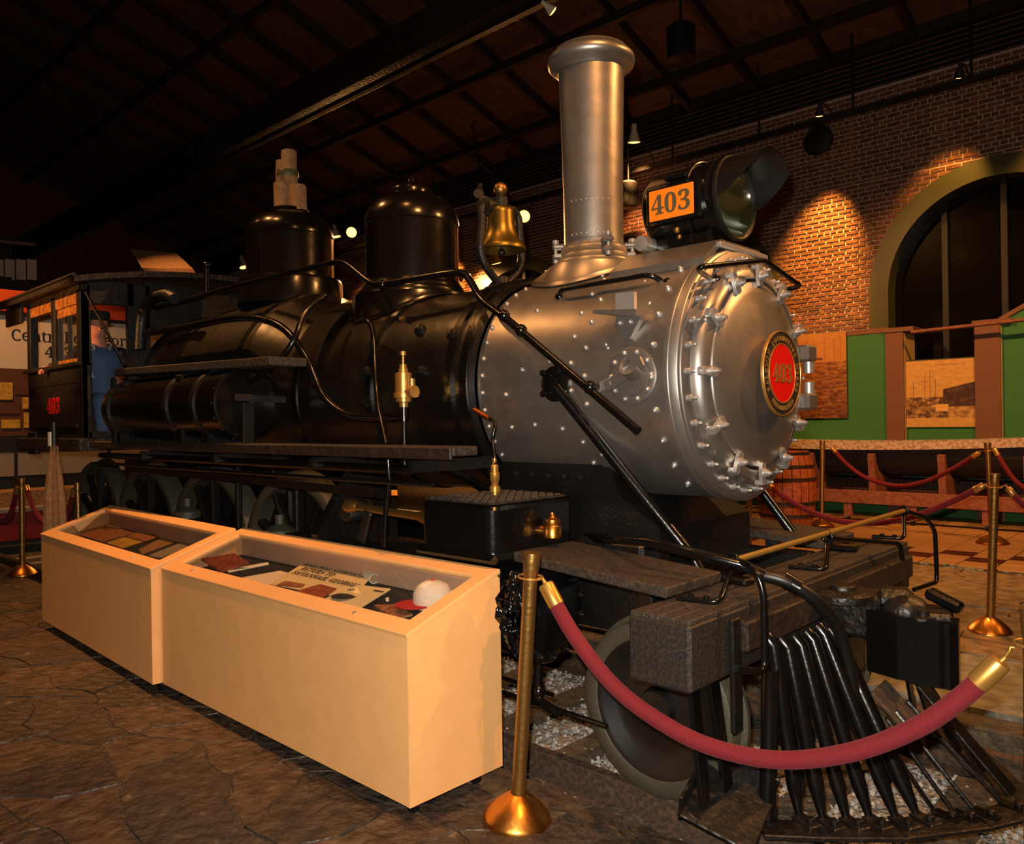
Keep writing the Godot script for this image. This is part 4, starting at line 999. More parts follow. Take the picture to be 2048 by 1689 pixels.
	# pipework on the barrel
	put("feed_pipe", MB.new().tube(spline([pz(290, 668, 0.82), pz(380, 652, 0.82), pz(460, 638, 0.82), pz(520, 638, 0.82), pz(570, 660, 0.80), pz(612, 715, 0.78), pz(645, 790, 0.75), pz(690, 828, 0.75), pz(740, 836, 0.76), pz(806, 833, 0.79)]), 0.027, 10), M.black, L)
	put("drain_pipe", MB.new().tube(spline([pz(712, 646, 0.62), pz(735, 642, 0.68), pz(746, 670, 0.70), pz(750, 740, 0.74), pz(756, 800, 0.80), pz(768, 860, 0.9), pz(774, 890, 0.95)]), 0.017, 8), M.black, L)
	put("injector_pipe", MB.new().tube(bend([pz(470, 778, 1.02), pz(500, 768, 1.0), pz(560, 722, 0.92), pz(590, 680, 0.86), pz(606, 630, 0.78), pz(650, 590, 0.6)], 0.12), 0.02, 8), M.black, L)
	var dv := pz(808, 832, 0.80)
	put("valve_elbow", MB.new().tube([dv + Vector3(0, -0.03, 0), dv + Vector3(0, 0.05, 0)], 0.028, 10), M.black, L)
	var cv := put("check_valve", MB.new().lathe(xf(dv + Vector3(0, 0.045, 0)), [Vector2(0.027, 0), Vector2(0.027, 0.03), Vector2(0.046, 0.035), Vector2(0.046, 0.055), Vector2(0.058, 0.058), Vector2(0.058, 0.085), Vector2(0.049, 0.088), Vector2(0.049, 0.20), Vector2(0.028, 0.205), Vector2(0.028, 0.225), Vector2(0.022, 0.228), Vector2(0.022, 0.25), Vector2(0.008, 0.252), Vector2(0.008, 0.30), Vector2(0.018, 0.302), Vector2(0.018, 0.325), Vector2(0, 0.327)], 14), M.brass, L)
	put("valve_port", MB.new().lathe(outward(dv + Vector3(0.03, 0.13, 0), Vector3(1, 0.1, 0)), [Vector2(0.03, 0), Vector2(0.03, 0.05), Vector2(0.038, 0.05), Vector2(0.038, 0.07), Vector2(0, 0.07)], 8).lathe(xf(dv + Vector3(0.075, 0.11, 0)), [Vector2(0.02, 0), Vector2(0.02, 0.10), Vector2(0, 0.10)], 8), M.brass, cv)
	put("valve_stand", MB.new().tube([dv + Vector3(0, -0.30, 0), dv + Vector3(0, -0.02, 0)], 0.012, 8), M.rubber, cv)

func loco_cab(L: Node3D) -> void:
	var z := 1.25
	var x0 := -8.95
	var x1 := -7.45
	var cab := put("cab", MB.new().span(Vector3(x0, 1.56, z - 0.05), Vector3(x1, 2.20, z), 0.006), M.cab_wood, L)      # side panel below the windows
	put("panel_moulding", MB.new().span(Vector3(x0 + 0.12, 1.66, z), Vector3(x1 - 0.12, 1.685, z + 0.012)).span(Vector3(x0 + 0.12, 2.05, z), Vector3(x1 - 0.12, 2.07, z + 0.012)), M.cab_wood, cab)
	put("panel_far", MB.new().span(Vector3(x0, 1.56, -z), Vector3(x1, 2.20, -z + 0.05)), M.cab_wood, cab)
	for p in [[x0, x0 + 0.10], [x1 - 0.10, x1], [-8.22, -8.12]]:
		put("post", MB.new().span(Vector3(p[0], 2.2, z - 0.07), Vector3(p[1], 2.86, z + 0.004), 0.006), M.cab_wood, cab)
		put("post", MB.new().span(Vector3(p[0], 2.2, -z), Vector3(p[1], 2.86, -z + 0.07), 0.006), M.cab_wood, cab)
	put("window_header", MB.new().span(Vector3(x0 + 0.08, 2.74, z - 0.05), Vector3(x1 - 0.08, 2.90, z - 0.005), 0.004), M.varnish, cab)
	var sash := put("window_sash", MB.new().span(Vector3(-8.12, 2.66, z - 0.06), Vector3(-7.55, 2.74, z - 0.02), 0.004).span(Vector3(-8.12, 2.22, z - 0.06), Vector3(-7.55, 2.27, z - 0.02), 0.004), M.varnish, cab)
	for x in [-8.11, -7.85, -7.59]: put("sash_bar", MB.new().span(Vector3(x - 0.018, 2.24, z - 0.055), Vector3(x + 0.018, 2.7, z - 0.025), 0.003), M.cab_wood, sash)
	put("window_pane", MB.new().span(Vector3(-8.1, 2.26, z - 0.042), Vector3(-7.6, 2.68, z - 0.038)), M.glass, sash)
	put("arm_rest", MB.new().span(Vector3(x0, 2.19, z - 0.08), Vector3(x1, 2.225, z + 0.05), 0.006), M.cab_wood, cab)
	put("digits", text("403", 0.21, 0.004), M.red_enamel, cab, xf(Vector3(-8.2, 1.86, z + 0.002)))
	# wall with its look-out openings, seen from ahead
	put("bulkhead", MB.new().span(Vector3(x1 - 0.05, 1.56, 1.17), Vector3(x1, 2.9, z), 0.004).span(Vector3(x1 - 0.05, 1.56, 0.66), Vector3(x1, 2.95, 0.86), 0.004).span(Vector3(x1 - 0.05, 1.56, 0.8), Vector3(x1, 1.62, 1.2), 0.004).span(Vector3(x1 - 0.05, 2.74, 0.8), Vector3(x1, 2.95, 1.2), 0.004).span(Vector3(x1 - 0.05, 2.55, -0.7), Vector3(x1, 2.98, 0.7), 0.004).span(Vector3(x1 - 0.05, 1.56, -z), Vector3(x1, 2.95, -0.66), 0.004), M.cab_wood, cab)
	var roof := MB.new()                                   # shallow arched roof
	var n := 20
	for k in n:
		var t0 := lerpf(-1.38, 1.38, float(k) / n); var t1 := lerpf(-1.38, 1.38, float(k + 1) / n)
		var h := func(t: float) -> float: return 3.08 - 0.16 * (t / 1.38) * (t / 1.38)
		var nn := func(t: float) -> Vector3: return Vector3(0, 1, 0.23 * t / 1.38).normalized()
		for e in [0.0, -0.05]:
			var sg := 1.0 if e == 0.0 else -1.0
			roof.tri(Vector3(-9.45, h.call(t0) + e, t0), Vector3(-7.2, h.call(t0) + e, t0), Vector3(-7.2, h.call(t1) + e, t1), nn.call(t0) * sg, nn.call(t0) * sg, nn.call(t1) * sg)
			roof.tri(Vector3(-9.45, h.call(t0) + e, t0), Vector3(-7.2, h.call(t1) + e, t1), Vector3(-9.45, h.call(t1) + e, t1), nn.call(t0) * sg, nn.call(t1) * sg, nn.call(t1) * sg)
		roof.quad(Vector3(-7.2, h.call(t0) - 0.05, t0), Vector3(-7.2, h.call(t1) - 0.05, t1), Vector3(-7.2, h.call(t1), t1), Vector3(-7.2, h.call(t0), t0), Vector3.RIGHT)
		roof.quad(Vector3(-9.45, h.call(t0) - 0.05, t0), Vector3(-9.45, h.call(t1) - 0.05, t1), Vector3(-9.45, h.call(t1), t1), Vector3(-9.45, h.call(t0), t0), Vector3.LEFT)
	for t in [-1.38, 1.38]: roof.quad(Vector3(-9.45, 2.87, t), Vector3(-7.2, 2.87, t), Vector3(-7.2, 2.92, t), Vector3(-9.45, 2.92, t), Vector3(0, 0, t))
	var rf := put("cab_roof", roof, M.dark_wood, L)
	put("gutter", MB.new().tube([Vector3(-9.45, 2.93, 1.38), Vector3(-7.2, 2.93, 1.38)], 0.016, 8), M.dark_wood, rf)
	var hq := [pz(259, 498, -0.35), pz(352, 506, -0.35), pz(386, 538, 0.2), pz(284, 536, 0.2)]
	var hm := MB.new()
	hm.quad(hq[0], hq[1], hq[2], hq[3], Vector3(0, 1, 0.8))
	var dn := Vector3(0, -0.035, -0.025)
	hm.quad(hq[0] + dn, hq[1] + dn, hq[2] + dn, hq[3] + dn, Vector3(0, -1, -0.8))
	for k in 4: hm.quad(hq[k], hq[(k + 1) % 4], hq[(k + 1) % 4] + dn, hq[k] + dn, hq[k] + hq[(k + 1) % 4] - hq[0] * 0.5 - hq[1] * 0.5 - hq[2] * 0.5 - hq[3] * 0.5)
	put("roof_hatch", hm, M.canvas, rf)
	put("hatch_stay", MB.new().tube([hq[0].lerp(hq[1], 0.3), Vector3(hq[0].x + 0.3, 3.07, -0.3)], 0.012, 6), M.iron, rf)
	put("valance", MB.new().span(Vector3(-9.45, 2.70, 1.28), Vector3(-8.95, 2.88, 1.31), 0.004), M.cab_wood, rf)
	put("cab_stay", MB.new().tube([Vector3(-7.43, 2.84, 1.22), pz(248, 730, 1.05)], 0.013, 8), M.iron, L)
	put("cab_floor", MB.new().span(Vector3(-9.2, 1.45, -1.25), Vector3(-7.4, 1.56, 1.3), 0.006), M.dark_wood, L)
	put("firebox_backhead", MB.new().lathe(axis_x(Vector3(0, AX, 0)), [Vector2(0.78, -7.55), Vector2(0.72, -7.62), Vector2(0, -7.63)], 40), M.black_metal, L)
	put("gauge_lamp_pipe", MB.new().tube(spline([pz(280, 700, 0.8), pz(284, 640, 0.78), pz(300, 602, 0.76), pz(330, 590, 0.74), pz(350, 598, 0.74)]), 0.05, 8), M.iron, L)
	put("step_bracket", MB.new().span(Vector3(-8.93, 1.40, 1.22), Vector3(-8.7, 1.62, 1.27), 0.006), M.iron, L)

func wheel(parent: Node3D, called: String, x: float, r: float, zi: float, zo: float, solid: bool) -> void:
	var w := put(called, MB.new().lathe(axis_z(Vector3(x, r, 0)), [Vector2(r - 0.075, zo - 0.004), Vector2(r - 0.07, zo), Vector2(r - 0.006, zo), Vector2(r, zo - 0.006), Vector2(r + 0.004, zi + 0.03), Vector2(r + 0.028, zi + 0.022), Vector2(r + 0.028, zi), Vector2(r - 0.075, zi), Vector2(r - 0.075, zo - 0.004)], 72), M.tyre, parent)
	if solid:
		put("wheel_disc", MB.new().lathe(axis_z(Vector3(x, r, 0)), [Vector2(r - 0.073, zo - 0.006), Vector2(r - 0.10, zo - 0.012), Vector2(r - 0.14, zo - 0.05), Vector2(r - 0.2, zo - 0.06), Vector2(0.09, zo - 0.045), Vector2(0.075, zo - 0.01), Vector2(0.03, zo - 0.005), Vector2(0, zo - 0.005)], 56), M.rubber, w)
	else:
		put("hub", MB.new().lathe(axis_z(Vector3(x, r, 0)), [Vector2(0.15, zi), Vector2(0.15, zo + 0.01), Vector2(0.13, zo + 0.02), Vector2(0, zo + 0.02)], 28), M.black_metal, w)
		for k in 12:
			var a := TAU * k / 12
			put("spoke", MB.new().bar(Vector3(x + 0.13 * cos(a), r + 0.13 * sin(a), (zi + zo) * 0.5), Vector3(x + (r - 0.06) * cos(a), r + (r - 0.06) * sin(a), (zi + zo) * 0.5), 0.05, 0.07, 0.01, Vector3.BACK), M.black_metal, w)
		put("counterweight", MB.new().lathe(axis_z(Vector3(x, r, 0)), [Vector2(r * 0.62, zi + 0.02), Vector2(r * 0.62, zo - 0.01), Vector2(r - 0.07, zo - 0.01)], 16, 0.2, 1.5), M.black_metal, w)

func loco_running_gear(L: Node3D) -> void:
	for x in [-4.87, -6.10, -7.33, -8.55]: wheel(L, "driving_wheel", x, 0.655, 0.66, 0.79, false)
	wheel(L, "pilot_wheel", -1.975, 0.38, 0.66, 0.765, true)
	wheel(L, "pilot_wheel", -1.975, 0.38, -0.765, -0.66, true)
	put("pilot_axle", MB.new().tube([Vector3(-1.975, 0.38, -0.7), Vector3(-1.975, 0.38, 0.7)], 0.07, 12), M.black_metal, L)
	for s in [-1.0, 1.0]:
		put("frame_plate", MB.new().span(Vector3(-9.0, 0.62, s * 0.52 - 0.05), Vector3(-1.8, 0.92, s * 0.52 + 0.05), 0.01), M.black_metal, L)
	put("ash_pan", MB.new().span(Vector3(-8.6, 0.55, -0.48), Vector3(-5.4, 1.35, 0.48), 0.02), M.black_metal, L)
	put("cross_stay", MB.new().span(Vector3(-3.4, 0.7, -0.5), Vector3(-2.2, 1.05, 0.5), 0.02), M.black_metal, L)
	# rods
	var rod := put("side_rod", MB.new().bar(Vector3(-8.55, 0.52, 0.86), Vector3(-4.87, 0.52, 0.86), 0.04, 0.10, 0.01), M.iron, L)
	for x in [-4.87, -6.10, -7.33, -8.55]:
		put("rod_end", MB.new().lathe(axis_z(Vector3(x, 0.52, 0.83)), [Vector2(0.12, 0), Vector2(0.12, 0.08), Vector2(0.06, 0.09), Vector2(0, 0.09)], 20), M.iron, rod)
	put("main_rod", MB.new().bar(Vector3(-6.10, 0.56, 0.97), Vector3(-3.75, 0.80, 0.97), 0.05, 0.12, 0.01), M.iron, L)
	for q in [[375, 1010, 1.0], [560, 1045, 1.0]]:
		var p := pz(q[0], q[1], q[2])
		var oc := put("oil_cup", MB.new().lathe(xf(p + Vector3(0, -0.10, 0)), [Vector2(0.10, 0), Vector2(0.10, 0.05), Vector2(0.055, 0.08), Vector2(0.03, 0.09), Vector2(0.03, 0.15), Vector2(0, 0.15)], 16), M.tyre, L)
		put("strap_block", MB.new().lathe(axis_z(p + Vector3(0.02, -0.20, -0.05)), [Vector2(0.13, 0), Vector2(0.13, 0.08), Vector2(0.1, 0.09), Vector2(0, 0.09)], 24), M.iron, oc)
	put("guide_bar", MB.new().span(Vector3(-4.5, 0.92, 0.9), Vector3(-3.2, 0.97, 1.06), 0.006), M.iron, L)
	put("guide_bar", MB.new().span(Vector3(-4.5, 0.66, 0.9), Vector3(-3.2, 0.71, 1.06), 0.006), M.iron, L)
	put("crosshead", MB.new().span(Vector3(-3.85, 0.68, 0.88), Vector3(-3.5, 0.95, 1.08), 0.02), M.iron, L)
	put("piston_rod", MB.new().tube([Vector3(-3.7, 0.81, 0.98), Vector3(-3.1, 0.81, 0.98)], 0.035, 12), M.iron, L)
	var vr := put("valve_rod", MB.new().tube([pz(712, 1014, 1.05), pz(858, 1037, 1.05)], 0.022, 12), M.brass_old, L)
	put("rod_cap", MB.new().lathe(axis_x(pz(708, 1013, 1.05) + Vector3(-0.06, 0, 0)), [Vector2(0, 0), Vector2(0.04, 0.003), Vector2(0.043, 0.03), Vector2(0.03, 0.09), Vector2(0.02, 0.1)], 16), M.brass_old, vr)
	put("gland_cone", MB.new().lathe(along(pz(835, 1033, 1.05), pz(862, 1038, 1.05)), [Vector2(0.022, 0), Vector2(0.04, 0.08), Vector2(0.05, 0.14)], 16), M.brass_old, vr)
	put("rocker_arm", MB.new().bar(pz(738, 1022, 1.06), pz(722, 1085, 1.06), 0.03, 0.07, 0.01, Vector3.RIGHT), M.iron, L)
	put("rocker_boss", MB.new().lathe(axis_z(pz(735, 1020, 0.9)), [Vector2(0.06, 0), Vector2(0.06, 0.15), Vector2(0.05, 0.16), Vector2(0, 0.16)], 18), M.iron, L)
	put("hanger_pipe", MB.new().tube([pz(776, 920, 1.14), pz(779, 960, 1.14), pz(772, 1010, 1.14), pz(768, 1095, 1.14)], 0.014, 8), M.black, L)
	put("motion_bracket", MB.new().prism(Transform3D(Basis(Vector3(0, 0, 1), Vector3(0, 1, 0), Vector3(-1, 0, 0)), Vector3(-4.1, 0, 0)), PackedVector2Array([Vector2(0.5, 0.6), Vector2(1.0, 0.6), Vector2(1.1, 1.0), Vector2(0.8, 1.44), Vector2(0.5, 1.44)]), -0.03, 0.03), M.black_metal, L)
	for x in [-5.5, -6.7]: put("spring_hanger", MB.new().span(Vector3(x - 0.1, 1.2, 0.5), Vector3(x + 0.1, 1.45, 0.62), 0.01), M.black_metal, L)
	put("brake_hanger", MB.new().span(Vector3(-5.45, 0.9, 0.86), Vector3(-5.40, 1.42, 0.9), 0.01), M.black_metal, L)
	for s in [-1.0, 1.0]:
		# cylinder and steam chest
		var cy := put("cylinder", MB.new().lathe(axis_x(Vector3(0, 0.74, s * 0.83)), [Vector2(0, -3.22), Vector2(0.22, -3.22), Vector2(0.25, -3.19), Vector2(0.25, -3.10), Vector2(0.235, -3.09), Vector2(0.235, -2.62), Vector2(0.25, -2.61), Vector2(0.25, -2.52), Vector2(0.235, -2.50), Vector2(0.14, -2.47), Vector2(0, -2.46)], 48), M.black, L)
		for k in 14: put("head_bolt", hexnut(0.02, 0.02, 0.012), M.black_metal, cy, outward(Vector3(-2.502, 0.74 + 0.215 * cos(TAU * k / 14), s * 0.83 + 0.215 * sin(TAU * k / 14)), Vector3.RIGHT))
		var sc := put("steam_chest", chest_mesh(s), M.black, L)
		put("chest_base", MB.new().span(Vector3(-3.17, 0.985, s * 0.45), Vector3(-2.58, 1.035, s * 1.12), 0.03), M.black, sc)
		var tread := MB.new().at(Vector3.ZERO, Vector3(0.035, 0.01, 0.035), 0.004).mesh()
		if s > 0:
			var tp := put("tread_plate", MB.new().span(Vector3(-3.12, 1.262, 0.53), Vector3(-2.64, 1.268, 1.07)), M.plank_top, sc)
			for i in 9:
				for j in 9: put("tread_stud", tread, M.plank_top, sc, Transform3D(Basis(Vector3.UP, 0.78), Vector3(-3.09 + i * 0.052, 1.271, 0.56 + j * 0.06)))
	# brass fittings by the steam chest
	var oc2 := put("oil_pipe", MB.new().tube(spline([pz(950, 820, 0.66), pz(975, 835, 0.70), pz(990, 848, 0.74), pz(985, 880, 0.76), pz(990, 925, 0.80), pz(990, 950, 0.80)]), 0.009, 8), M.black, L)
	put("pipe_union", MB.new().tube([pz(950, 820, 0.66), pz(978, 837, 0.705)], 0.014, 8), M.copper, oc2)
	put("relief_valve", MB.new().lathe(xf(Vector3(pz(990, 980, 0.80).x, 1.272, 0.80)), [Vector2(0.02, 0), Vector2(0.02, 0.015), Vector2(0.028, 0.018), Vector2(0.028, 0.045), Vector2(0.018, 0.05), Vector2(0.022, 0.075), Vector2(0.026, 0.08), Vector2(0.026, 0.115), Vector2(0.02, 0.118), Vector2(0.022, 0.15), Vector2(0.012, 0.16), Vector2(0.01, 0.19)], 12), M.brass, oc2)
	var cp := px(1105, 1056, -2.55)
	var snif := put("snifter_valve", MB.new().lathe(xf(cp + Vector3(0, -0.045, 0)), [Vector2(0.03, -0.01), Vector2(0.045, 0), Vector2(0.045, 0.055), Vector2(0.040, 0.06), Vector2(0.042, 0.065), Vector2(0.04, 0.085), Vector2(0.02, 0.095), Vector2(0.014, 0.10), Vector2(0.012, 0.12), Vector2(0, 0.12)], 20), M.bronze, L)
	put("valve_stem", MB.new().tube([cp + Vector3(-0.08, -0.02, 0.01), cp + Vector3(0, -0.02, 0)], 0.03, 10), M.bronze, snif)
	# plank from the cylinder to the pilot beam on both sides
	for s in [1.0, -1.0]:
		put("foot_board", MB.new().box(Transform3D(Basis(Vector3(0, 0, 1), -0.07), Vector3(-2.17, 0.985, s * 0.77)), Vector3(0.84, 0.045, 0.44), 0.006), M.plank_top, L)
		put("board_hanger", MB.new().span(Vector3(-2.12, 0.7, s * 0.62), Vector3(-2.04, 0.97, s * 0.66), 0.006), M.black_metal, L)
	# plastic-wrapped bundle hung by the cylinder head
	put("drain_cock", MB.new().tube(bend([Vector3(-2.55, 0.52, 0.86), Vector3(-2.55, 0.32, 0.88), Vector3(-2.40, 0.30, 0.9)], 0.05), 0.022, 8).ball(Vector3(-2.55, 0.36, 0.87), 0.04, 8), M.black, L)
	put("brake_pipe", MB.new().tube([Vector3(-3.3, 0.30, 0.84), Vector3(-2.2, 0.26, 0.80)], 0.013, 8).tube([Vector3(-3.3, 0.36, 0.80), Vector3(-2.5, 0.34, 0.82)], 0.011, 8), M.black, L)

func chest_mesh(s: float) -> MB:      # box with rounded upright edges
	var b := MB.new()
	var x0 := -3.14; var x1 := -2.61; var z0 := 0.5; var z1 := 1.1; var r := 0.06
	var pl := PackedVector2Array()
	for c in [[x1 - r, z1 - r, 0.0], [x0 + r, z1 - r, PI / 2], [x0 + r, z0 + r, PI], [x1 - r, z0 + r, PI * 1.5]]:
		for k in 7:
			var a: float = c[2] + PI / 2 * k / 6.0
			pl.append(Vector2(c[0] + r * cos(a), c[1] + r * sin(a)))
	var cen := Vector2((x0 + x1) * 0.5, (z0 + z1) * 0.5)
	var lv := [[1.03, 0.0], [1.235, 0.0], [1.252, -0.006], [1.262, -0.02]]
	for i in lv.size() - 1:
		for k in pl.size():
			var a := pl[k]; var c2 := pl[(k + 1) % pl.size()]
			var nrm := func(p: Vector2) -> Vector3:
				var q := Vector2(clampf(p.x, x0 + r, x1 - r), clampf(p.y, z0 + r, z1 - r))
				var d := (p - q).normalized()
				return Vector3(d.x, 0.0 if i == 0 else 0.7, d.y * s).normalized()
			var sh := func(p: Vector2, h: Array) -> Vector3:
				var d: Vector2 = (p - cen).normalized() * float(h[1])
				return Vector3(p.x + d.x, h[0], (p.y + d.y) * s)
			var A: Vector3 = sh.call(a, lv[i]); var B: Vector3 = sh.call(c2, lv[i]); var C: Vector3 = sh.call(c2, lv[i + 1]); var D: Vector3 = sh.call(a, lv[i + 1])
			b.tri(A, B, C, nrm.call(a), nrm.call(c2), nrm.call(c2)); b.tri(A, C, D, nrm.call(a), nrm.call(c2), nrm.call(a))
	for k in pl.size():
		var a := pl[k]; var c2 := pl[(k + 1) % pl.size()]
		b.flat(Vector3(cen.x, 1.262, cen.y * s), Vector3(a.x, 1.262, a.y * s), Vector3(c2.x, 1.262, c2.y * s), Vector3.UP)
	return b

func loco_pilot(L: Node3D) -> void:
	# pilot beam: heavy timber with a checked end and dusty top
	var bm := put("pilot_beam", MB.new().span(Vector3(-1.79, 0.655, -1.2), Vector3(-1.52, 0.905, 1.2), 0.012), M.beam_wood, L)
	for k in 4: put("top_board", MB.new().span(Vector3(-1.785 + k * 0.066, 0.90, -1.19), Vector3(-1.785 + k * 0.066 + 0.062, 0.921, 1.19), 0.004), M.plank_top, bm)
	put("split_crack", MB.new().tube([pz(1333, 1308, 1.202), pz(1352, 1302, 1.202), pz(1376, 1302, 1.202)], 0.004, 6), M.plank_top, bm)
	put("face_board", MB.new().span(Vector3(-1.52, 0.74, -1.1), Vector3(-1.47, 0.86, 0.86), 0.008), M.dark_wood, L)
	put("face_strap", MB.new().span(Vector3(-1.515, 0.44, 0.86), Vector3(-1.495, 0.88, 0.93), 0.006), M.black_metal, L)
	# brackets that carry the uncoupling rod
	var e0 := px(1466, 1122, -1.62); var e1 := px(1655, 1075, -1.62); var e2 := px(1808, 1022, -1.62)
	for e in [[e0, 1438, 1206], [e1, 1652, 1140], [e2, 1808, 1078]]:
		var p: Vector3 = e[0]
		var ft := py(e[1], e[2], 0.93)
		var k := put("rod_bracket", MB.new().tube(bend([ft + Vector3(-0.17, 0.0, 0.03), ft, p + Vector3(0, -0.025, 0)], 0.04), 0.012, 8), M.black, L)
		put("eye", ring_mesh(p, 0.024, 0.009, Vector3.BACK), M.black, k)
		for o in [0.05, 0.12]: put("bracket_bolt", hexnut(0.014, 0.012), M.black, k, xf(ft + Vector3(-o, 0.008, 0.008)))
	put("uncoupling_rod", MB.new().tube([e0, e2], 0.0135, 10), M.rod_brass, L)
	put("paper_tag", MB.new().box(Transform3D(Basis(Vector3.UP, 0.4), pz(789, 986, 1.12)), Vector3(0.035, 0.028, 0.002)), M.orange_glass, L)
	put("rod_handle", MB.new().tube(bend([e0, e0 + Vector3(0.06, 0.0, 0.02), px(1508, 1137, -1.44), px(1527, 1180, -1.40), px(1530, 1345, -1.40), px(1472, 1338, -1.42)], 0.05), 0.0135, 10), M.black, L)
	put("rod_handle", MB.new().tube(bend([e2, px(1850, 1035, -1.55), px(1870, 1062, -1.53), px(1874, 1165, -1.53), px(1828, 1180, -1.55)], 0.05), 0.0135, 10), M.black, L)
	put("lift_lever", MB.new().tube(bend([e1, px(1800, 1088, -1.42), px(1805, 1120, -1.42)], 0.03), 0.012, 8), M.black, L)
	# air hose
	var hs := put("air_hose", MB.new().tube(spline([px(1530, 1152, -1.50), px(1575, 1165, -1.42), px(1630, 1200, -1.34), px(1672, 1250, -1.30), px(1695, 1320, -1.28), px(1708, 1400, -1.27), px(1714, 1440, -1.27)]), 0.027, 12), M.rubber, L)
	put("hose_pipe", MB.new().tube([Vector3(-2.6, 1.04, 0.42), px(1300, 1085, -1.95), px(1480, 1130, -1.58), px(1535, 1153, -1.49)], 0.022, 10), M.black, hs)
	put("hose_clamp", MB.new().tube([px(1566, 1158, -1.44), px(1600, 1178, -1.38)], 0.034, 10), M.black, hs)
	put("gladhand", ring_mesh(px(1722, 1458, -1.26), 0.03, 0.016, Vector3(1, 0, 0.5)), M.black, hs)
	# coupler
	var cp := put("coupler", MB.new().span(Vector3(-1.52, 0.66, -0.09), Vector3(-1.25, 0.86, 0.09), 0.02), M.rusty_black, L)
	put("coupler_head", MB.new().prism(Transform3D(Basis(Vector3(1, 0, 0), Vector3(0, 0, -1), Vector3(0, 1, 0)), Vector3.ZERO), PackedVector2Array([Vector2(-1.30, -0.10), Vector2(-1.16, -0.14), Vector2(-1.00, -0.13), Vector2(-0.96, -0.10), Vector2(-0.98, -0.04), Vector2(-1.10, 0.0), Vector2(-1.12, 0.10), Vector2(-1.02, 0.16), Vector2(-1.04, 0.20), Vector2(-1.20, 0.15), Vector2(-1.30, 0.11)]), 0.53, 0.80), M.black, cp)
	put("knuckle", MB.new().prism(Transform3D(Basis(Vector3(1, 0, 0), Vector3(0, 0, -1), Vector3(0, 1, 0)), Vector3.ZERO), PackedVector2Array([Vector2(-1.12, -0.13), Vector2(-0.965, -0.115), Vector2(-0.94, -0.08), Vector2(-0.96, 0.02), Vector2(-1.02, 0.03), Vector2(-1.02, -0.05), Vector2(-1.12, -0.06)]), 0.52, 0.79), M.black, cp)
	put("knuckle_pin", MB.new().lathe(xf(Vector3(-1.07, 0.79, 0.09)), [Vector2(0.05, 0), Vector2(0.05, 0.012), Vector2(0.025, 0.016), Vector2(0.025, 0.04), Vector2(0, 0.042)], 16), M.rusty_black, cp)
	put("coupler_horn", MB.new().box(Transform3D(Basis(Vector3.UP, 0.3), Vector3(-1.22, 0.84, -0.02)), Vector3(0.16, 0.09, 0.14), 0.03), M.rusty_black, cp)
	put("draft_casting", MB.new().lathe(xf(Vector3(-1.40, 0.83, 0.10)), [Vector2(0.13, 0), Vector2(0.13, 0.03), Vector2(0.10, 0.045), Vector2(0.06, 0.047), Vector2(0.06, 0.06), Vector2(0.055, 0.066), Vector2(0, 0.066)], 24), M.rusty_black, cp)
	put("guard_arm", MB.new().bar(Vector3(-1.13, 0.855, -0.17), Vector3(-0.985, 0.80, -0.155), 0.06, 0.05, 0.012), M.black, cp)
	put("coupler_boss", MB.new().ball(Vector3(-1.17, 0.80, 0.0), 0.10, 16, 0.7), M.rusty_black, cp)
	put("lock_block", MB.new().box(Transform3D(Basis(Vector3.UP, 0.35), Vector3(-1.05, 0.80, 0.03)), Vector3(0.14, 0.035, 0.12), 0.012), M.rusty_black, cp)
	put("carry_iron", MB.new().span(Vector3(-1.50, 0.45, -0.16), Vector3(-1.40, 0.66, 0.16), 0.02), M.black, cp)
	# pilot: old rails bolted to a V of flat iron
	var pl := [Vector3(-1.46, 0.045, 0.80), Vector3(-1.30, 0.045, 0.68), Vector3(-1.07, 0.045, 0.48), Vector3(-0.86, 0.045, 0.19), Vector3(-0.74, 0.045, -0.04)]
	var pf: MeshInstance3D = null
	for s in [1.0, -1.0]:
		for k in 4:
			var a: Vector3 = pl[k]; var b: Vector3 = pl[k + 1]
			if s < 0: a = Vector3(a.x, a.y, -a.z - 0.08); b = Vector3(b.x, b.y, -b.z - 0.08)
			var m := MB.new().bar(a, b + (b - a).normalized() * 0.03, 0.13, 0.02, 0.004)
			if pf == null: pf = put("pilot_frame", m, M.rusty_black, L)
			else: put("frame_iron", m, M.rusty_black, pf)
	var bars := [   # top pixel on x plane, foot pixel on the frame
		[1546, 1292, -1.44, 1598, 1632, 0.031], [1575, 1296, -1.42, 1645, 1636, 0.031], [1602, 1292, -1.40, 1692, 1636, 0.030], [1626, 1282, -1.38, 1738, 1634, 0.030], [1648, 1270, -1.36, 1790, 1634, 0.030], [1672, 1275, -1.36, 1832, 1628, 0.034]]
	for q in bars:
		var a := px(q[0], q[1], q[2]); var b := py(q[3], q[4], 0.06)
		var mid := a.lerp(b, 0.82)
		var bar := put("pilot_bar", MB.new().tube([a + Vector3(-0.03, 0.03, 0), a, mid, b], [0.03, q[5], q[5], 0.014], 10), M.black, L)
		put("bar_foot", MB.new().bar(b + Vector3(-0.01, -0.002, 0), b + Vector3(0.09, -0.004, 0.045), 0.06, 0.016, 0.004), M.rusty_black, bar)
		put("foot_bolt", hexnut(0.016, 0.018), M.rusty_black, bar, xf(b + Vector3(0.06, 0.006, 0.03)))
	var thin := [[1752, 1452, -1.20, 1868, 1622], [1772, 1436, -1.19, 1905, 1622], [1790, 1422, -1.18, 1945, 1618], [1812, 1402, -1.17, 2000, 1604]]
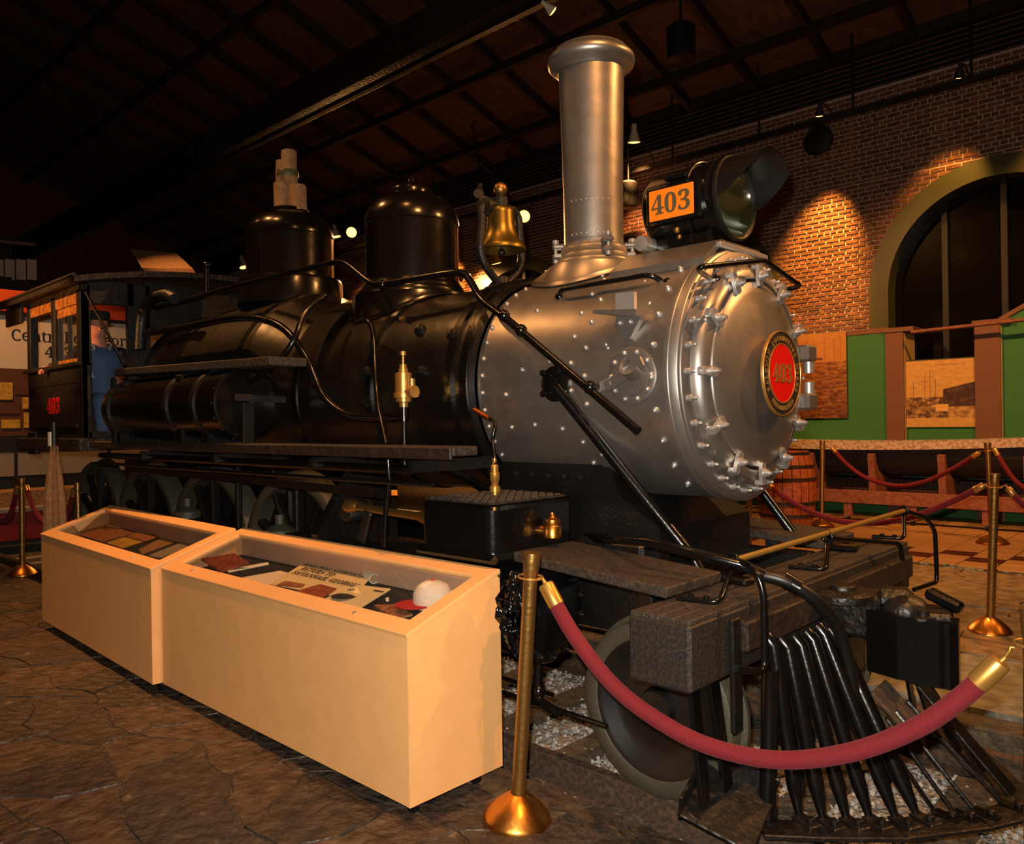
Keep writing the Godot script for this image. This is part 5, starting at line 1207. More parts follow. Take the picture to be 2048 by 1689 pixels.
	for q in thin:
		var a := px(q[0], q[1], q[2]); var b := py(q[3], q[4], 0.06)
		var c := put("pilot_bar", MB.new().bar(a, b, 0.016, 0.055, 0.004, Vector3(0, 0.6, 0.8)), M.black, L)
		put("bar_foot", MB.new().bar(b, b + Vector3(0.10, -0.008, 0.02), 0.05, 0.016, 0.004), M.black, c)
		put("foot_bolt", hexnut(0.016, 0.018), M.rusty_black, c, xf(b + Vector3(0.07, 0.005, 0.01)))
	for k in 5:
		var a := Vector3(-1.18 - k * 0.05, 0.46 + k * 0.04, -0.16 - k * 0.10); var b := Vector3(-0.80 - k * 0.14, 0.06, -0.14 - k * 0.15)
		put("pilot_bar", MB.new().bar(a, b, 0.016, 0.055, 0.004, Vector3(0, 0.6, -0.8)), M.black, L)
	put("head_plate", MB.new().box(outward((px(1770, 1440, -1.19) + px(1818, 1395, -1.17)) * 0.5, Vector3(0.7, 0.7, 0.1)), Vector3(0.22, 0.02, 0.16), 0.004), M.rust, L)
	put("pilot_post", MB.new().tube([Vector3(-1.44, 0.66, 0.74), Vector3(-1.47, 0.06, 0.72)], 0.034, 10).tube([Vector3(-1.46, 0.66, 0.40), Vector3(-1.46, 0.06, 0.46)], 0.03, 10), M.black, L)
	put("pilot_backstay", MB.new().bar(Vector3(-1.62, 0.64, 1.02), Vector3(-1.60, 0.16, 0.98), 0.06, 0.02, 0.004, Vector3.RIGHT), M.black, L)
	put("pilot_backstay", MB.new().bar(Vector3(-1.5, 0.64, 0.25), Vector3(-1.2, 0.08, 0.1), 0.10, 0.02, 0.004, Vector3.RIGHT), M.black, L)
	# tilted step hung at the corner
	var sx := Basis(Vector3.UP, 0.12) * Basis(Vector3(1, 0, 0), 0.38) * Basis(Vector3(0, 0, 1), -0.30)
	var stp := put("step", MB.new().box(Transform3D(sx, Vector3(-1.565, 0.125, 0.86)), Vector3(0.29, 0.016, 0.30), 0.004), M.rusty_black, L)
	put("step_back", MB.new().box(Transform3D(sx, Vector3(-1.565, 0.125, 0.86) + sx * Vector3(-0.145, 0.05, 0)), Vector3(0.014, 0.12, 0.31), 0.004).box(Transform3D(sx, Vector3(-1.565, 0.125, 0.86) + sx * Vector3(0, 0.045, -0.15)), Vector3(0.29, 0.10, 0.014), 0.004), M.rusty_black, stp)
	put("step_hanger", MB.new().bar(Vector3(-1.56, 0.66, 0.98), Vector3(-1.60, 0.16, 0.80), 0.07, 0.02, 0.004, Vector3.RIGHT), M.black, stp)

# ---------------------------------------------------------------- display cases
func make_case(t: Transform3D, label: String, len: float) -> Node3D:
	var C := thing("display_case", label, "display case", t.origin, "slanted display cases in front of the locomotive")
	var d := 0.545
	var yb := 0.07
	var y0 := 0.775
	var y1 := 0.963
	var sl := (y1 - y0) / d
	var w := 0.018
	put("skirt", MB.new().span(Vector3(-len, yb, -w), Vector3(0, y0 - 0.008, 0), 0.002), M.laminate, C, t)
	put("back_panel", MB.new().span(Vector3(-len, yb, -d), Vector3(0, y1 - 0.012, -d + w), 0.002), M.laminate, C, t)
	var prof := PackedVector2Array([Vector2(-w, yb), Vector2(-d + w, yb), Vector2(-d + w, y1 - 0.016), Vector2(-w, y0 - 0.01)])
	var sidex := Basis(Vector3(0, 0, 1), Vector3(0, 1, 0), Vector3(-1, 0, 0))
	put("end_panel", MB.new().prism(Transform3D(sidex, Vector3.ZERO), PackedVector2Array([Vector2(-0.0005, yb), Vector2(-d + 0.0005, yb), Vector2(-d + 0.0005, y1 - 0.006), Vector2(-0.0005, y0 - 0.006)]), -0.001, w), M.laminate, C, t)
	put("end_panel", MB.new().prism(Transform3D(sidex, Vector3.ZERO), prof, len - w, len), M.laminate, C, t)
	put("base_board", MB.new().span(Vector3(-len + 0.01, yb + 0.0, -d + 0.01), Vector3(-0.01, yb + 0.02, -0.01)), M.laminate, C, t)
	var lid := Transform3D(Basis(Vector3(1, 0, 0), Vector3(0, 1, -sl).normalized() * 0.0 + Vector3(0, d, y1 - y0).normalized(), Vector3(0, -(y1 - y0), d).normalized()), Vector3(0, y0, 0))
	var sd := sqrt(d * d + (y1 - y0) * (y1 - y0))
	var fr := put("lid_frame", MB.new().box(lid * xf(Vector3(-len * 0.5, 0, -0.045)), Vector3(len + 0.006, 0.022, 0.098), 0.003), M.laminate, C, t)
	put("lid_rail", MB.new().box(lid * xf(Vector3(-len * 0.5, 0, -sd + 0.04)), Vector3(len + 0.006, 0.022, 0.086), 0.003), M.laminate, fr, t)
	for e in [0.042, len - 0.042]: put("lid_stile", MB.new().box(lid * xf(Vector3(-e, 0, -sd * 0.5)), Vector3(0.088, 0.0215, sd - 0.15), 0.003), M.laminate, fr, t)
	put("glass_pane", MB.new().box(lid * xf(Vector3(-len * 0.5, -0.004, -sd * 0.5)), Vector3(len - 0.16, 0.004, sd - 0.16)), M.glass, C, t)
	put("lining", MB.new().span(Vector3(-len + w, 0.60, -d + w), Vector3(-len + w + 0.008, 0.78, -w)).span(Vector3(-w - 0.008, 0.60, -d + w), Vector3(-w, 0.76, -w)).span(Vector3(-len + w, 0.60, -d + w), Vector3(-w, 0.92, -d + w + 0.008)), M.laminate_inside, C, t)
	put("deck_cloth", MB.new().bar(Vector3(-len * 0.5, DECK0 - 0.006, -w), Vector3(-len * 0.5, DECK1 - 0.006, -d + w), len - 2 * w, 0.012), M.cloth_black, C, t)
	for e in [0.42, len - 0.34]: put("lock", MB.new().lathe(t * lid * xf(Vector3(-e, 0.011, -0.045)), [Vector2(0.010, 0), Vector2(0.010, 0.004), Vector2(0.007, 0.006), Vector2(0.0, 0.006)], 14), M.silver_bolt, C)
	put("hinge_screw", MB.new().tube([Vector3(-0.004, y1 - 0.018, -d + 0.01), Vector3(0.012, y1 - 0.024, -d + 0.006)], 0.006, 8), M.iron, C, t)
	for e in [Vector3(-0.08, 0, -0.08), Vector3(-0.08, 0, -d + 0.1), Vector3(-len + 0.08, 0, -0.08), Vector3(-len + 0.08, 0, -d + 0.1)]:
		var c := put("caster", MB.new().lathe(axis_z(e + Vector3(0, 0.03, -0.012)), [Vector2(0, 0), Vector2(0.03, 0), Vector2(0.03, 0.024), Vector2(0, 0.024)], 18), M.rubber, C, t)
		put("caster_fork", MB.new().span(e + Vector3(-0.02, 0.04, -0.018), e + Vector3(0.02, 0.07, 0.018), 0.004), M.iron, c, t)
	return C

const DECK0 := 0.715     # height of the cloth-covered deck in the cases, at the visitor side and at the back
const DECK1 := 0.80
func pd(u: float, w: float, h: float) -> Vector3:       # a pixel on the deck of the cases, h above the cloth
	var s := (DECK1 - DECK0) / 0.545
	var nrm := Vector3(0, 1, s)
	var d := ray(u, w)
	return EYE + d * ((Vector3(0, DECK0 + h, 1.64) - EYE).dot(nrm) / d.dot(nrm))

func sheet(called: String, label: String, cat: String, group: String, q: Array, y, m: Material, th := 0.004) -> MeshInstance3D:     # a flat thing lying in a case: four corner pixels on its height
	var p := []
	for k in 4: p.append(pd(q[k][0], q[k][1], y[k] if y is Array else y))
	var c: Vector3 = (p[0] + p[1] + p[2] + p[3]) * 0.25
	var b := MB.new()
	var up := Vector3(0, th, 0)
	b.quad(p[0] - c + up, p[1] - c + up, p[2] - c + up, p[3] - c + up, Vector3.UP)
	b.quad(p[0] - c, p[1] - c, p[2] - c, p[3] - c, Vector3.DOWN)
	for k in 4:
		var a: Vector3 = p[k] - c; var e: Vector3 = p[(k + 1) % 4] - c
		b.quad(a, e, e + up, a + up, (a + e) * Vector3(1, 0, 1))
	return solo(called, b, m, label, cat, group, c)

func write_on(parent: Node, s: String, size: float, at: Vector3, right: Vector3, upward: Vector3, m: Material) -> void:
	var x := right.normalized()
	var z := x.cross(upward).normalized()
	put("lettering", text(s, size, 0.0016), m, parent, Transform3D(Basis(x, z.cross(x), z), at))

func build_cases() -> void:
	var near_t := xf(Vector3(-2.575, 0, 1.64))
	make_case(near_t, "peach laminate display case holding a cap and a posted sheet", 2.375)
	var far_t := Transform3D(Basis(Vector3.UP, -0.036), Vector3(-4.985, 0, 1.69))
	make_case(far_t, "peach laminate display case with overlapping brown papers, nearer the cab", 2.40)
	var g := "papers in the case with the cap"
	var dk := 0.001
	var post := sheet("poster_sheet", "cream poster with lettering about a railway company in the display case", "poster", g, [[616, 1122], [750, 1148], [702, 1200], [540, 1170]], [0.03, 0.03, 0.004, 0.004], M.paper, 0.003)
	var tl := pd(616, 1122, 0.03); var tr := pd(750, 1148, 0.03); var bl := pd(540, 1170, 0.004)
	var rt := tr - tl; var dn := bl - tl
	for k in 3: write_on(post, ["RAILWAY COMPANY", "RETURN TO", "SAVANNAH, GEORGIA"][k], 0.056, tl + rt * [0.50, 0.34, 0.54][k] + dn * (0.15 + 0.17 * k) + Vector3(0, 0.005, 0), rt, -dn, M.ink_brown)
	put("curled_corner", MB.new().lathe(along(pd(735, 1150, 0.03), pd(762, 1168, 0.028)), [Vector2(0.026, 0), Vector2(0.028, 0.02), Vector2(0.027, 0.11), Vector2(0.024, 0.11), Vector2(0.024, 0.0)], 16), M.paper_white, post)
	var card := sheet("watch_card", "cream card printed with a dark pocket watch beside the poster", "card", g, [[717, 1172], [782, 1180], [722, 1217], [648, 1200]], [0.026, 0.026, 0.02, 0.02], M.paper, 0.005)
	var c0 := pd(690, 1194, 0.026)
	put("watch_print", MB.new().lathe(xf(c0 + Vector3(0, 0.004, 0)), [Vector2(0.070, 0), Vector2(0.070, 0.0015), Vector2(0.042, 0.0015), Vector2(0.04, 0.0025), Vector2(0.02, 0.0025), Vector2(0.018, 0.0015), Vector2(0, 0.0015)], 28), M.ink, card)
	put("watch_crown_print", MB.new().at(pd(704, 1180, 0.031), Vector3(0.035, 0.0015, 0.035)), M.ink, card)
	put("caption_print", MB.new().bar(pd(748, 1181, 0.033), pd(766, 1184, 0.033), 0.016, 0.0015), M.ink, card)
	put("card_stand", MB.new().span(pd(750, 1192, 0.0) + Vector3(-0.05, 0, -0.05), pd(750, 1192, 0.0) + Vector3(-0.045, 0.022, 0.05)), M.dark, card)
	sheet("leather_booklet", "reddish brown booklet leaning at the end of the display case", "book", g, [[402, 1121], [468, 1111], [498, 1128], [442, 1146]], [0.05, 0.085, 0.04, 0.004], M.leather, 0.012)
	sheet("index_card", "narrow white card propped against the brown booklet", "card", g, [[452, 1141], [536, 1126], [538, 1130], [458, 1146]], 0.008, M.paper_white, 0.004)
	sheet("faded_letter", "pale pinkish paper lying between booklet and poster", "paper", g, [[560, 1143], [588, 1150], [538, 1170], [480, 1157]], dk, M.cap_white, 0.003)
	sheet("sepia_photograph", "small tan photograph lying on the lower edge of the poster", "photograph", g, [[584, 1158], [618, 1165], [604, 1177], [552, 1172]], 0.008, M.sepia, 0.004)
	sheet("sepia_photograph", "reddish photograph lying under the pocket watch card", "photograph", g, [[640, 1170], [674, 1179], [645, 1198], [590, 1185]], 0.012, M.leather, 0.004)
	sheet("brown_envelope", "crumpled brown envelope lying in front of the white cap", "envelope", g, [[748, 1214], [790, 1213], [825, 1233], [786, 1241]], dk, M.sepia, 0.010)
	sheet("label_card", "tiny white label standing on the black cloth beside the card", "label", g, [[771, 1198], [777, 1196], [778, 1203], [772, 1204]], 0.02, M.paper_white, 0.003)
	# baseball cap
	var cpos := pd(866, 1214, dk)
	var cap := thing("baseball_cap", "off-white baseball cap with a red peak in the display case", "cap", cpos)
	put("crown", MB.new().lathe(xf(cpos), [Vector2(0.088, 0), Vector2(0.096, 0.03), Vector2(0.092, 0.07), Vector2(0.072, 0.105), Vector2(0.035, 0.122), Vector2(0, 0.125)], 28), M.cap_white, cap)
	var brim := PackedVector2Array()
	for k in 13: brim.append(Vector2(0.15 * cos(PI * k / 12) * 0.62, 0.08 + 0.10 * sin(PI * k / 12)))
	brim.append(Vector2(-0.075, 0.03)); brim.append(Vector2(0.075, 0.03))
	put("peak", MB.new().prism(Transform3D(Basis(Vector3.UP, -0.5) * Basis(Vector3(1, 0, 0), Vector3(0, 0, 1), Vector3(0, -1, 0)), cpos + Vector3(0, 0.018, 0)), brim, -0.004, 0.004), M.cap_red, cap)
	put("button", MB.new().ball(cpos + Vector3(0, 0.125, 0), 0.008, 8), M.cap_red, cap)
	# papers in the other case
	var g2 := "papers in the case nearer the cab"
	var s2 := [["large buff document lying furthest from the other case", [[133, 1063], [203, 1049], [288, 1062], [205, 1085]], M.sepia, "document"],
		["olive tinted document lying over the buff one", [[212, 1087], [248, 1076], [286, 1085], [246, 1098]], M.board_yellow, "document"],
		["small tan photograph near the middle of the brown papers", [[272, 1067], [322, 1072], [292, 1084], [252, 1075]], M.sepia, "photograph"],
		["white edged brown folder lying slantwise", [[277, 1101], [330, 1074], [370, 1079], [285, 1110]], M.canvas, "folder"],
		["grey buff sheet lying next to the other case", [[296, 1113], [364, 1086], [388, 1092], [322, 1117]], M.board_grey, "sheet"],
		["thin cream booklet at the top of the brown papers", [[205, 1048], [246, 1053], [240, 1057], [214, 1053]], M.paper, "booklet"]]
	for k in s2.size():
		sheet("old_" + s2[k][3], s2[k][0], s2[k][3], g2, s2[k][1], 0.001 + 0.006 * (k % 3), s2[k][2], 0.005)

# ---------------------------------------------------------------- barriers
func stanchion(base: Vector3, top: Vector3, label: String, group: String, r := 0.028, br := 0.14) -> Vector3:
	var s := thing("rope_stanchion", label, "stanchion", base, group)
	var ax := along(base, top)
	var h := base.distance_to(top)
	put("base", MB.new().lathe(ax, [Vector2(0, -0.0), Vector2(br, 0.0), Vector2(br * 1.005, 0.012), Vector2(br * 0.985, 0.02), Vector2(br * 0.93, 0.03), Vector2(br * 0.78, 0.055), Vector2(br * 0.52, 0.088), Vector2(br * 0.34, 0.105), Vector2(r * 1.1, 0.115)], 48), M.bronze, s)
	put("pole", MB.new().lathe(ax, [Vector2(r, 0.10), Vector2(r, h - 0.10), Vector2(r, h - 0.09)], 28), M.brass_old, s)
	put("cap", MB.new().lathe(ax, [Vector2(r, h - 0.095), Vector2(r * 1.08, h - 0.08), Vector2(r * 1.25, h - 0.004), Vector2(r * 1.22, h), Vector2(0, h + 0.001)], 28), M.brass_old, s)
	var rc := ax * Vector3(0, h - 0.10, 0)
	put("ring", ring_mesh(rc, r * 1.75, 0.0045, ax.basis.y), M.brass, s)
	return rc

func rope(label: String, group: String, pix: Array, a: Vector3, b: Vector3, r := 0.02, ends := [true, true]) -> void:     # hangs in the upright plane through a and b
	var nrm := (b - a).cross(Vector3.UP).normalized()
	var pts := []
	for q in pix:
		var d := ray(q[0], q[1])
		pts.append(EYE + d * ((a - EYE).dot(nrm) / d.dot(nrm)))
	var sp := spline(pts, 5)
	var t := thing("velvet_rope", label, "rope", sp[sp.size() / 2], group)
	put("rope_body", MB.new().tube(sp, r, 18), M.velvet, t)
	for e in 2:
		if not ends[e]: continue
		var p: Vector3 = sp[0] if e == 0 else sp[sp.size() - 1]
		var q: Vector3 = sp[3] if e == 0 else sp[sp.size() - 4]
		var o := (p - q).normalized()
		put("end_sleeve", MB.new().lathe(along(p - o * r * 1.6, p + o), [Vector2(r * 1.02, 0), Vector2(r * 1.1, 0.002), Vector2(r * 1.08, r * 2.9), Vector2(r * 0.95, r * 3.2), Vector2(r * 0.3, r * 3.3), Vector2(r * 0.25, r * 3.8), Vector2(0, r * 3.8)], 20), M.brass, t)
		var hk: Vector3 = a if e == 0 else b
		var s0 := p + o * r * 2.0
		put("snap_hook", MB.new().tube(spline([s0, s0.lerp(hk, 0.4) + Vector3(0.004, 0.012, 0), s0.lerp(hk, 0.8) + Vector3(-0.004, 0.008, 0), hk]), 0.0045, 8), M.brass, t)

func build_barriers() -> void:
	var g := "brass rope stanchions"
	var gr := "red velvet barrier ropes"
	var a := stanchion(py(1034, 1640, 0.0), pz(1064, 1106, 1.30), "leaning brass stanchion at the corner of the display case", g, 0.029, 0.142)
	var bpos := py(2062, 1295, 0.98) * Vector3(1, 0, 1)
	var b := stanchion(bpos, bpos + Vector3(0.01, 1.09, 0.0), "brass stanchion ahead of the pilot carrying the other end of the near rope", g, 0.029, 0.142)
	rope("thick red velvet rope sagging in front of the pilot", gr, [[1102, 1190], [1150, 1275], [1232, 1377], [1330, 1450], [1430, 1497], [1560, 1521], [1700, 1506], [1830, 1458], [1915, 1402], [1978, 1346]], a + Vector3(0.04, -0.01, 0), b + Vector3(-0.05, -0.02, 0.0), 0.030)
	var c := stanchion(py(1980, 1264, 0.0), pz(1990, 948, -3.1), "brass stanchion standing alone on the stone floor past the coupler", g, 0.030, 0.15)
	var d := stanchion(pz(1497, 1070, -3.1) * Vector3(1, 0, 1), pz(1497, 950, -3.1), "brass stanchion behind the smokebox next to the barrel", g, 0.026, 0.14)
	rope("red rope sagging behind the pilot beam between two stanchions", gr, [[1540, 972], [1580, 1002], [1622, 1024], [1672, 1041], [1727, 1047], [1785, 1043], [1841, 1029], [1905, 1003], [1958, 976]], d + Vector3(0.03, 0, 0), c + Vector3(-0.05, 0, 0), 0.024)
	rope("red rope leading away ahead from the lone stanchion", gr, [[2022, 984], [2036, 1000], [2052, 1014], [2075, 1025]], c + Vector3(0.05, 0, 0), c + Vector3(1.6, 0, 0.1), 0.022, [true, false])
	var e := stanchion(py(1643, 1054, 0.0), pz(1645, 882, -8.35), "brass stanchion in front of the boat between barrel and cradle", g, 0.034, 0.19)
	var f := stanchion(py(1985, 1088, 0.0), pz(1975, 886, py(1985, 1088, 0.0).z), "brass stanchion in front of the boat on the tiled floor", g, 0.034, 0.19)
	rope("dark red rope hanging in front of the boat hull", gr, [[1668, 901], [1696, 931], [1736, 958], [1793, 972], [1849, 964], [1906, 938], [1952, 910]], e + Vector3(0.06, 0, 0.02), f + Vector3(-0.08, 0, 0), 0.030)
	rope("dark red rope leading on past the boat", gr, [[1992, 905], [2010, 935], [2030, 962], [2060, 985]], f + Vector3(0.05, 0, 0), f + Vector3(1.8, 0, 0.1), 0.030, [true, false])
	var h := stanchion(py(45, 1150, 0.0), pz(43, 957, py(45, 1150, 0.0).z), "brass stanchion beyond the display cases near the red plinth", g, 0.032, 0.15)
	var k := stanchion(pz(160, 1120, 0.98) * Vector3(1, 0, 1), pz(155, 966, 0.98), "brass stanchion under the cab behind the display cases", g, 0.026, 0.14)
	rope("dark red rope hanging beyond the display cases", gr, [[54, 978], [66, 1015], [85, 1042], [108, 1052], [130, 1035], [144, 998], [148, 985]], h + Vector3(0.05, 0, 0), k + Vector3(-0.03, 0, 0), 0.026)
	rope("dark red rope leading off past the red plinth", gr, [[34, 980], [24, 1022], [10, 1042], [-12, 1036]], h + Vector3(-0.05, 0, 0), h + Vector3(-2.0, 0, 0.05), 0.03, [true, false])

# ---------------------------------------------------------------- things beyond the locomotive
func photo_print(seed_: int, kind: int) -> ImageTexture:        # flat sepia prints: a harbour with masts, a wharf with a shed
	var w := 256; var h := 320 if kind == 0 else 230
	var im := Image.create(w, h, false, Image.FORMAT_RGB8)
	var nz := FastNoiseLite.new()
	nz.seed = seed_; nz.frequency = 0.03; nz.fractal_octaves = 4
	var dark := Color(0.30, 0.13, 0.06); var light := Color(0.86, 0.60, 0.28)
	if kind == 1: dark = Color(0.20, 0.10, 0.09); light = Color(0.90, 0.70, 0.36)
	for y in h:
		for x in w:
			var n := nz.get_noise_2d(x, y * 2.2)
			var v := 0.0
			var f := float(y) / h
			if kind == 0: v = (0.82 + 0.1 * n) if f < 0.34 else 0.50 + 0.45 * nz.get_noise_2d(x * 0.6, y * 2.2) + 0.25 * nz.get_noise_2d(x * 1.7, y * 5.0) - 0.35 * (f - 0.34)
			else:
				v = 0.88 + 0.1 * n
				if f > 0.55 and f < 0.86 and x < w * 0.62: v = 0.5 + 0.7 * nz.get_noise_2d(x * 0.7, y * 1.6) + 0.4 * nz.get_noise_2d(x * 2.0, y * 3.0)
				var roof := 0.44 - 0.22 * (float(x) / w - 0.55)
				if x > w * 0.55 and f > roof and f < 0.70: v = 0.08 + 0.35 * max(nz.get_noise_2d(x * 1.2, y * 1.2), 0.0)
				if f > 0.70 and f <= 0.86: v = min(v, 0.72 + 0.4 * n)
			im.set_pixel(x, y, dark.lerp(light, clampf(v, 0, 1)))
	for m in ([[60, 8, 90], [96, 20, 92], [150, 14, 95], [196, 26, 96], [228, 12, 94]] if kind == 0 else [[72, 50, 140], [92, 36, 140], [112, 66, 140], [28, 70, 140]]):
		im.fill_rect(Rect2i(m[0], m[1], 2, m[2] - m[1] + 10), dark.lerp(light, 0.35))
		im.fill_rect(Rect2i(m[0] - 14, m[1] + 22, 30, 1), dark.lerp(light, 0.45))
	if kind == 0:
		im.fill_rect(Rect2i(0, 92, 140, 9), dark.lerp(light, 0.25))
	else:
		im.fill_rect(Rect2i(112, 152, 48, 24), light)
		im.fill_rect(Rect2i(112, 16, 112, 2), dark.lerp(light, 0.55))
	return ImageTexture.create_from_image(im)

func build_background() -> void:
	# painted partition with two pillars
	var zf := -10.32
	var P := thing("green_partition", "green painted partition with brown cornice in front of the brick wall", "partition", Vector3(-5.7, 0, zf - 0.3))
	put("panel", MB.new().span(Vector3(-9.5, 0, zf - 0.3), Vector3(-4.62, 3.05, zf)), M.green, P)
	put("cornice", MB.new().span(Vector3(-9.5, 3.03, zf - 0.34), Vector3(-4.62, 3.12, zf + 0.015), 0.01), M.brown, P)
	for q in [[-4.655, -4.37], [-3.335, -2.98]]:
		var k := thing("brown_pillar", "brown square pillar beside the wharf photograph" if q[0] < -4 else "brown pillar carrying the end of the red pipe", "pillar", Vector3((q[0] + q[1]) * 0.5, 0, zf - 0.25))
		put("shaft", MB.new().span(Vector3(q[0], 0, zf - 0.5), Vector3(q[1], 3.04, zf + 0.06), 0.006), M.brown, k)
		put("cap", MB.new().span(Vector3(q[0] - 0.03, 3.02, zf - 0.54), Vector3(q[1] + 0.16, 3.10, zf + 0.08), 0.01), M.brown, k)
		put("cream_side", MB.new().span(Vector3(q[1] - 0.01, 0, zf - 0.48), Vector3(q[1] + 0.012, 3.0, zf + 0.03)), M.cream, k)
	var R := thing("low_partition", "low green partition behind the wharf photograph", "partition", Vector3(-3.85, 0, zf - 0.2))
	put("panel", MB.new().span(Vector3(-4.37, 0, zf - 0.2), Vector3(-3.335, 2.52, zf - 0.02)), M.green, R)
	put("top_strip", MB.new().span(Vector3(-4.37, 2.50, zf - 0.22), Vector3(-3.335, 2.55, zf - 0.015), 0.005), M.olive, R)
	var S := thing("gabled_partition", "green partition with a sloping brown top rail beyond the second pillar", "partition", Vector3(-2, 0, zf - 0.2))
	put("panel", MB.new().prism(xf(Vector3.ZERO), PackedVector2Array([Vector2(-2.98, 0), Vector2(0.5, 0), Vector2(0.5, 5.0), Vector2(-2.98, 3.06)]), zf - 0.2, zf), M.green, S)
	put("top_rail", MB.new().bar(Vector3(-3.0, 3.08, zf - 0.1), Vector3(0.5, 5.03, zf - 0.1), 0.26, 0.07, 0.006), M.brown, S)
	put("red_pipe_rail", MB.new().tube([pz(1822, 665, -10.05), pz(2048, 640, -10.05), pz(2200, 624, -10.05)], 0.03, 10), M.timber, S)
	for q in [["harbour_photograph", "tall sepia photograph of a harbour with masts on green partition", 1590, 672, 1695, 836, 0], ["wharf_photograph", "yellowed photograph of a wharf shed between the brown pillars", 1811, 724, 1950, 854, 1]]:
		var zz := zf + 0.028 if q[6] == 0 else zf + 0.0
		var a := pz(q[2], q[3], zz); var b := pz(q[4], q[5], zz)
		if q[6] == 1: a.x = -4.355; b.x = -3.345
		var m := MB.new()
		var c := (a + b) * 0.5
		var hx := (b.x - a.x) * 0.5; var hy := absf(a.y - b.y) * 0.5
		m.quad(Vector3(-hx, hy, 0.012), Vector3(hx, hy, 0.012), Vector3(hx, -hy, 0.012), Vector3(-hx, -hy, 0.012), Vector3.BACK)
		var pm := mat(Color(1, 1, 1), 0.6)
		pm.albedo_texture = photo_print(80 + q[6], q[6])
		var fr := thing(q[0], q[1], "photograph", c)
		put("print", m, pm, fr, xf(c))
		put("backing", MB.new().at(c, Vector3(hx * 2, hy * 2, 0.02), 0.002), M.brown, fr)
	# barrel
	var bc := Vector3(-5.12, 0, -7.45)
	var B := thing("oak_barrel", "reddish oak barrel with dark iron hoops beside the boat", "barrel", bc)
	var prof := [Vector2(0.31, 0.0), Vector2(0.37, 0.2), Vector2(0.405, 0.42), Vector2(0.41, 0.58), Vector2(0.405, 0.74), Vector2(0.37, 0.96), Vector2(0.31, 1.16), Vector2(0.29, 1.16), Vector2(0.29, 1.12)]
	for k in 20: put("stave", MB.new().lathe(xf(bc), prof, 2, TAU * k / 20 + 0.012, TAU * (k + 1) / 20 - 0.012), M.oak, B)
	put("head", MB.new().lathe(xf(bc), [Vector2(0.33, 1.11), Vector2(0, 1.11)], 24), M.oak, B)
	for hp in [[0.30, 0.05], [0.372, 0.22], [0.403, 0.40], [0.403, 0.74], [0.372, 0.92], [0.312, 1.10]]: put("hoop", MB.new().lathe(xf(bc), [Vector2(hp[0] + 0.006, hp[1]), Vector2(hp[0] + 0.016, hp[1] + 0.002), Vector2(hp[0] + 0.016, hp[1] + 0.045), Vector2(hp[0] + 0.004, hp[1] + 0.047)], 40), M.dark_wood, B)
	# boat on its cradle
	var bo := thing("rowing_boat", "long dark hulled wooden boat with a worn white rubbing strake on timber cradle", "boat", Vector3(-3.6, 0.7, -9.62))
	var hull := MB.new(); var strake := MB.new()
	var n := 36
	var sect := func(i: int) -> Array:
		var t := float(i) / n
		var x := lerpf(-8.6, 1.2, t)
		var u := 2.0 * t - 1.0
		var half := 0.55 * pow(max(1.0 - u * u * u * u, 0.0), 0.7) + 0.02
		var sheer := 1.235 + 0.30 * pow(abs(x + 5.0) / 5.5, 2.0)
		var keel := 0.70 + 0.25 * pow(abs(u), 6.0)
		var out := []
		for k in 13:
			var a := -PI / 2 + PI * k / 12.0          # from the near gunwale under the keel to the far gunwale
			var yy := lerpf(sheer, keel, pow(cos(a), 0.55))
			out.append(Vector3(x, yy, -9.62 - half * sin(a) * (0.80 + 0.20 * (yy - keel) / (sheer - keel))))
		return out
	for i in n:
		var s0: Array = sect.call(i); var s1: Array = sect.call(i + 1)
		for k in 12:
			var cen := Vector3((s0[k].x + s1[k].x) * 0.5, 1.25, -9.62)
			hull.quad(s0[k], s1[k], s1[k + 1], s0[k + 1], (s0[k] + s1[k + 1]) * 0.5 - cen)
		for sd in [0, 12]:
			var a: Vector3 = s0[sd]; var b: Vector3 = s1[sd]
			strake.bar(a + Vector3(0, -0.055, 0.012 if sd == 0 else -0.012), b + Vector3(0, -0.055, 0.012 if sd == 0 else -0.012), 0.045, 0.115)
	put("hull", hull, M.hull, bo)
	put("rubbing_strake", strake, M.hull_white, bo)
	for i in range(1, n, 2):
		var s0: Array = sect.call(i)
		put("rib", MB.new().tube([s0[12] + Vector3(0, -0.02, 0.03), s0[11] + Vector3(0, 0, 0.04), s0[10] + Vector3(0, 0.02, 0.04)], 0.022, 6), M.canvas, bo)
	var cr := thing("boat_cradle", "timber cradle with curved arms and casters under the boat", "cradle", Vector3(-3.9, 0, -9.3))
	put("side_beam", MB.new().span(Vector3(-6.6, 0.29, -9.06), Vector3(-0.6, 0.49, -8.98), 0.006), M.timber, cr)
	put("side_beam", MB.new().span(Vector3(-6.6, 0.29, -10.2), Vector3(-0.6, 0.49, -10.12), 0.006), M.timber, cr)
	for x in [-5.40, -4.45, -3.47, -2.4]:
		put("cradle_arm", MB.new().prism(Transform3D(Basis(Vector3(0, 0, 1), Vector3(0, 1, 0), Vector3(-1, 0, 0)), Vector3(x, 0, 0)), PackedVector2Array([Vector2(-9.0, 0.4), Vector2(-8.94, 1.06), Vector2(-9.0, 1.07), Vector2(-9.05, 0.92), Vector2(-9.15, 0.80), Vector2(-9.32, 0.71), Vector2(-9.5, 0.68), Vector2(-9.7, 0.68), Vector2(-9.95, 0.72), Vector2(-10.1, 0.85), Vector2(-10.2, 0.4)]), -0.05, 0.05), M.timber, cr)
		put("post", MB.new().span(Vector3(x + 0.5, 0.08, -9.10), Vector3(x + 0.62, 0.3, -9.0), 0.006), M.timber, cr)
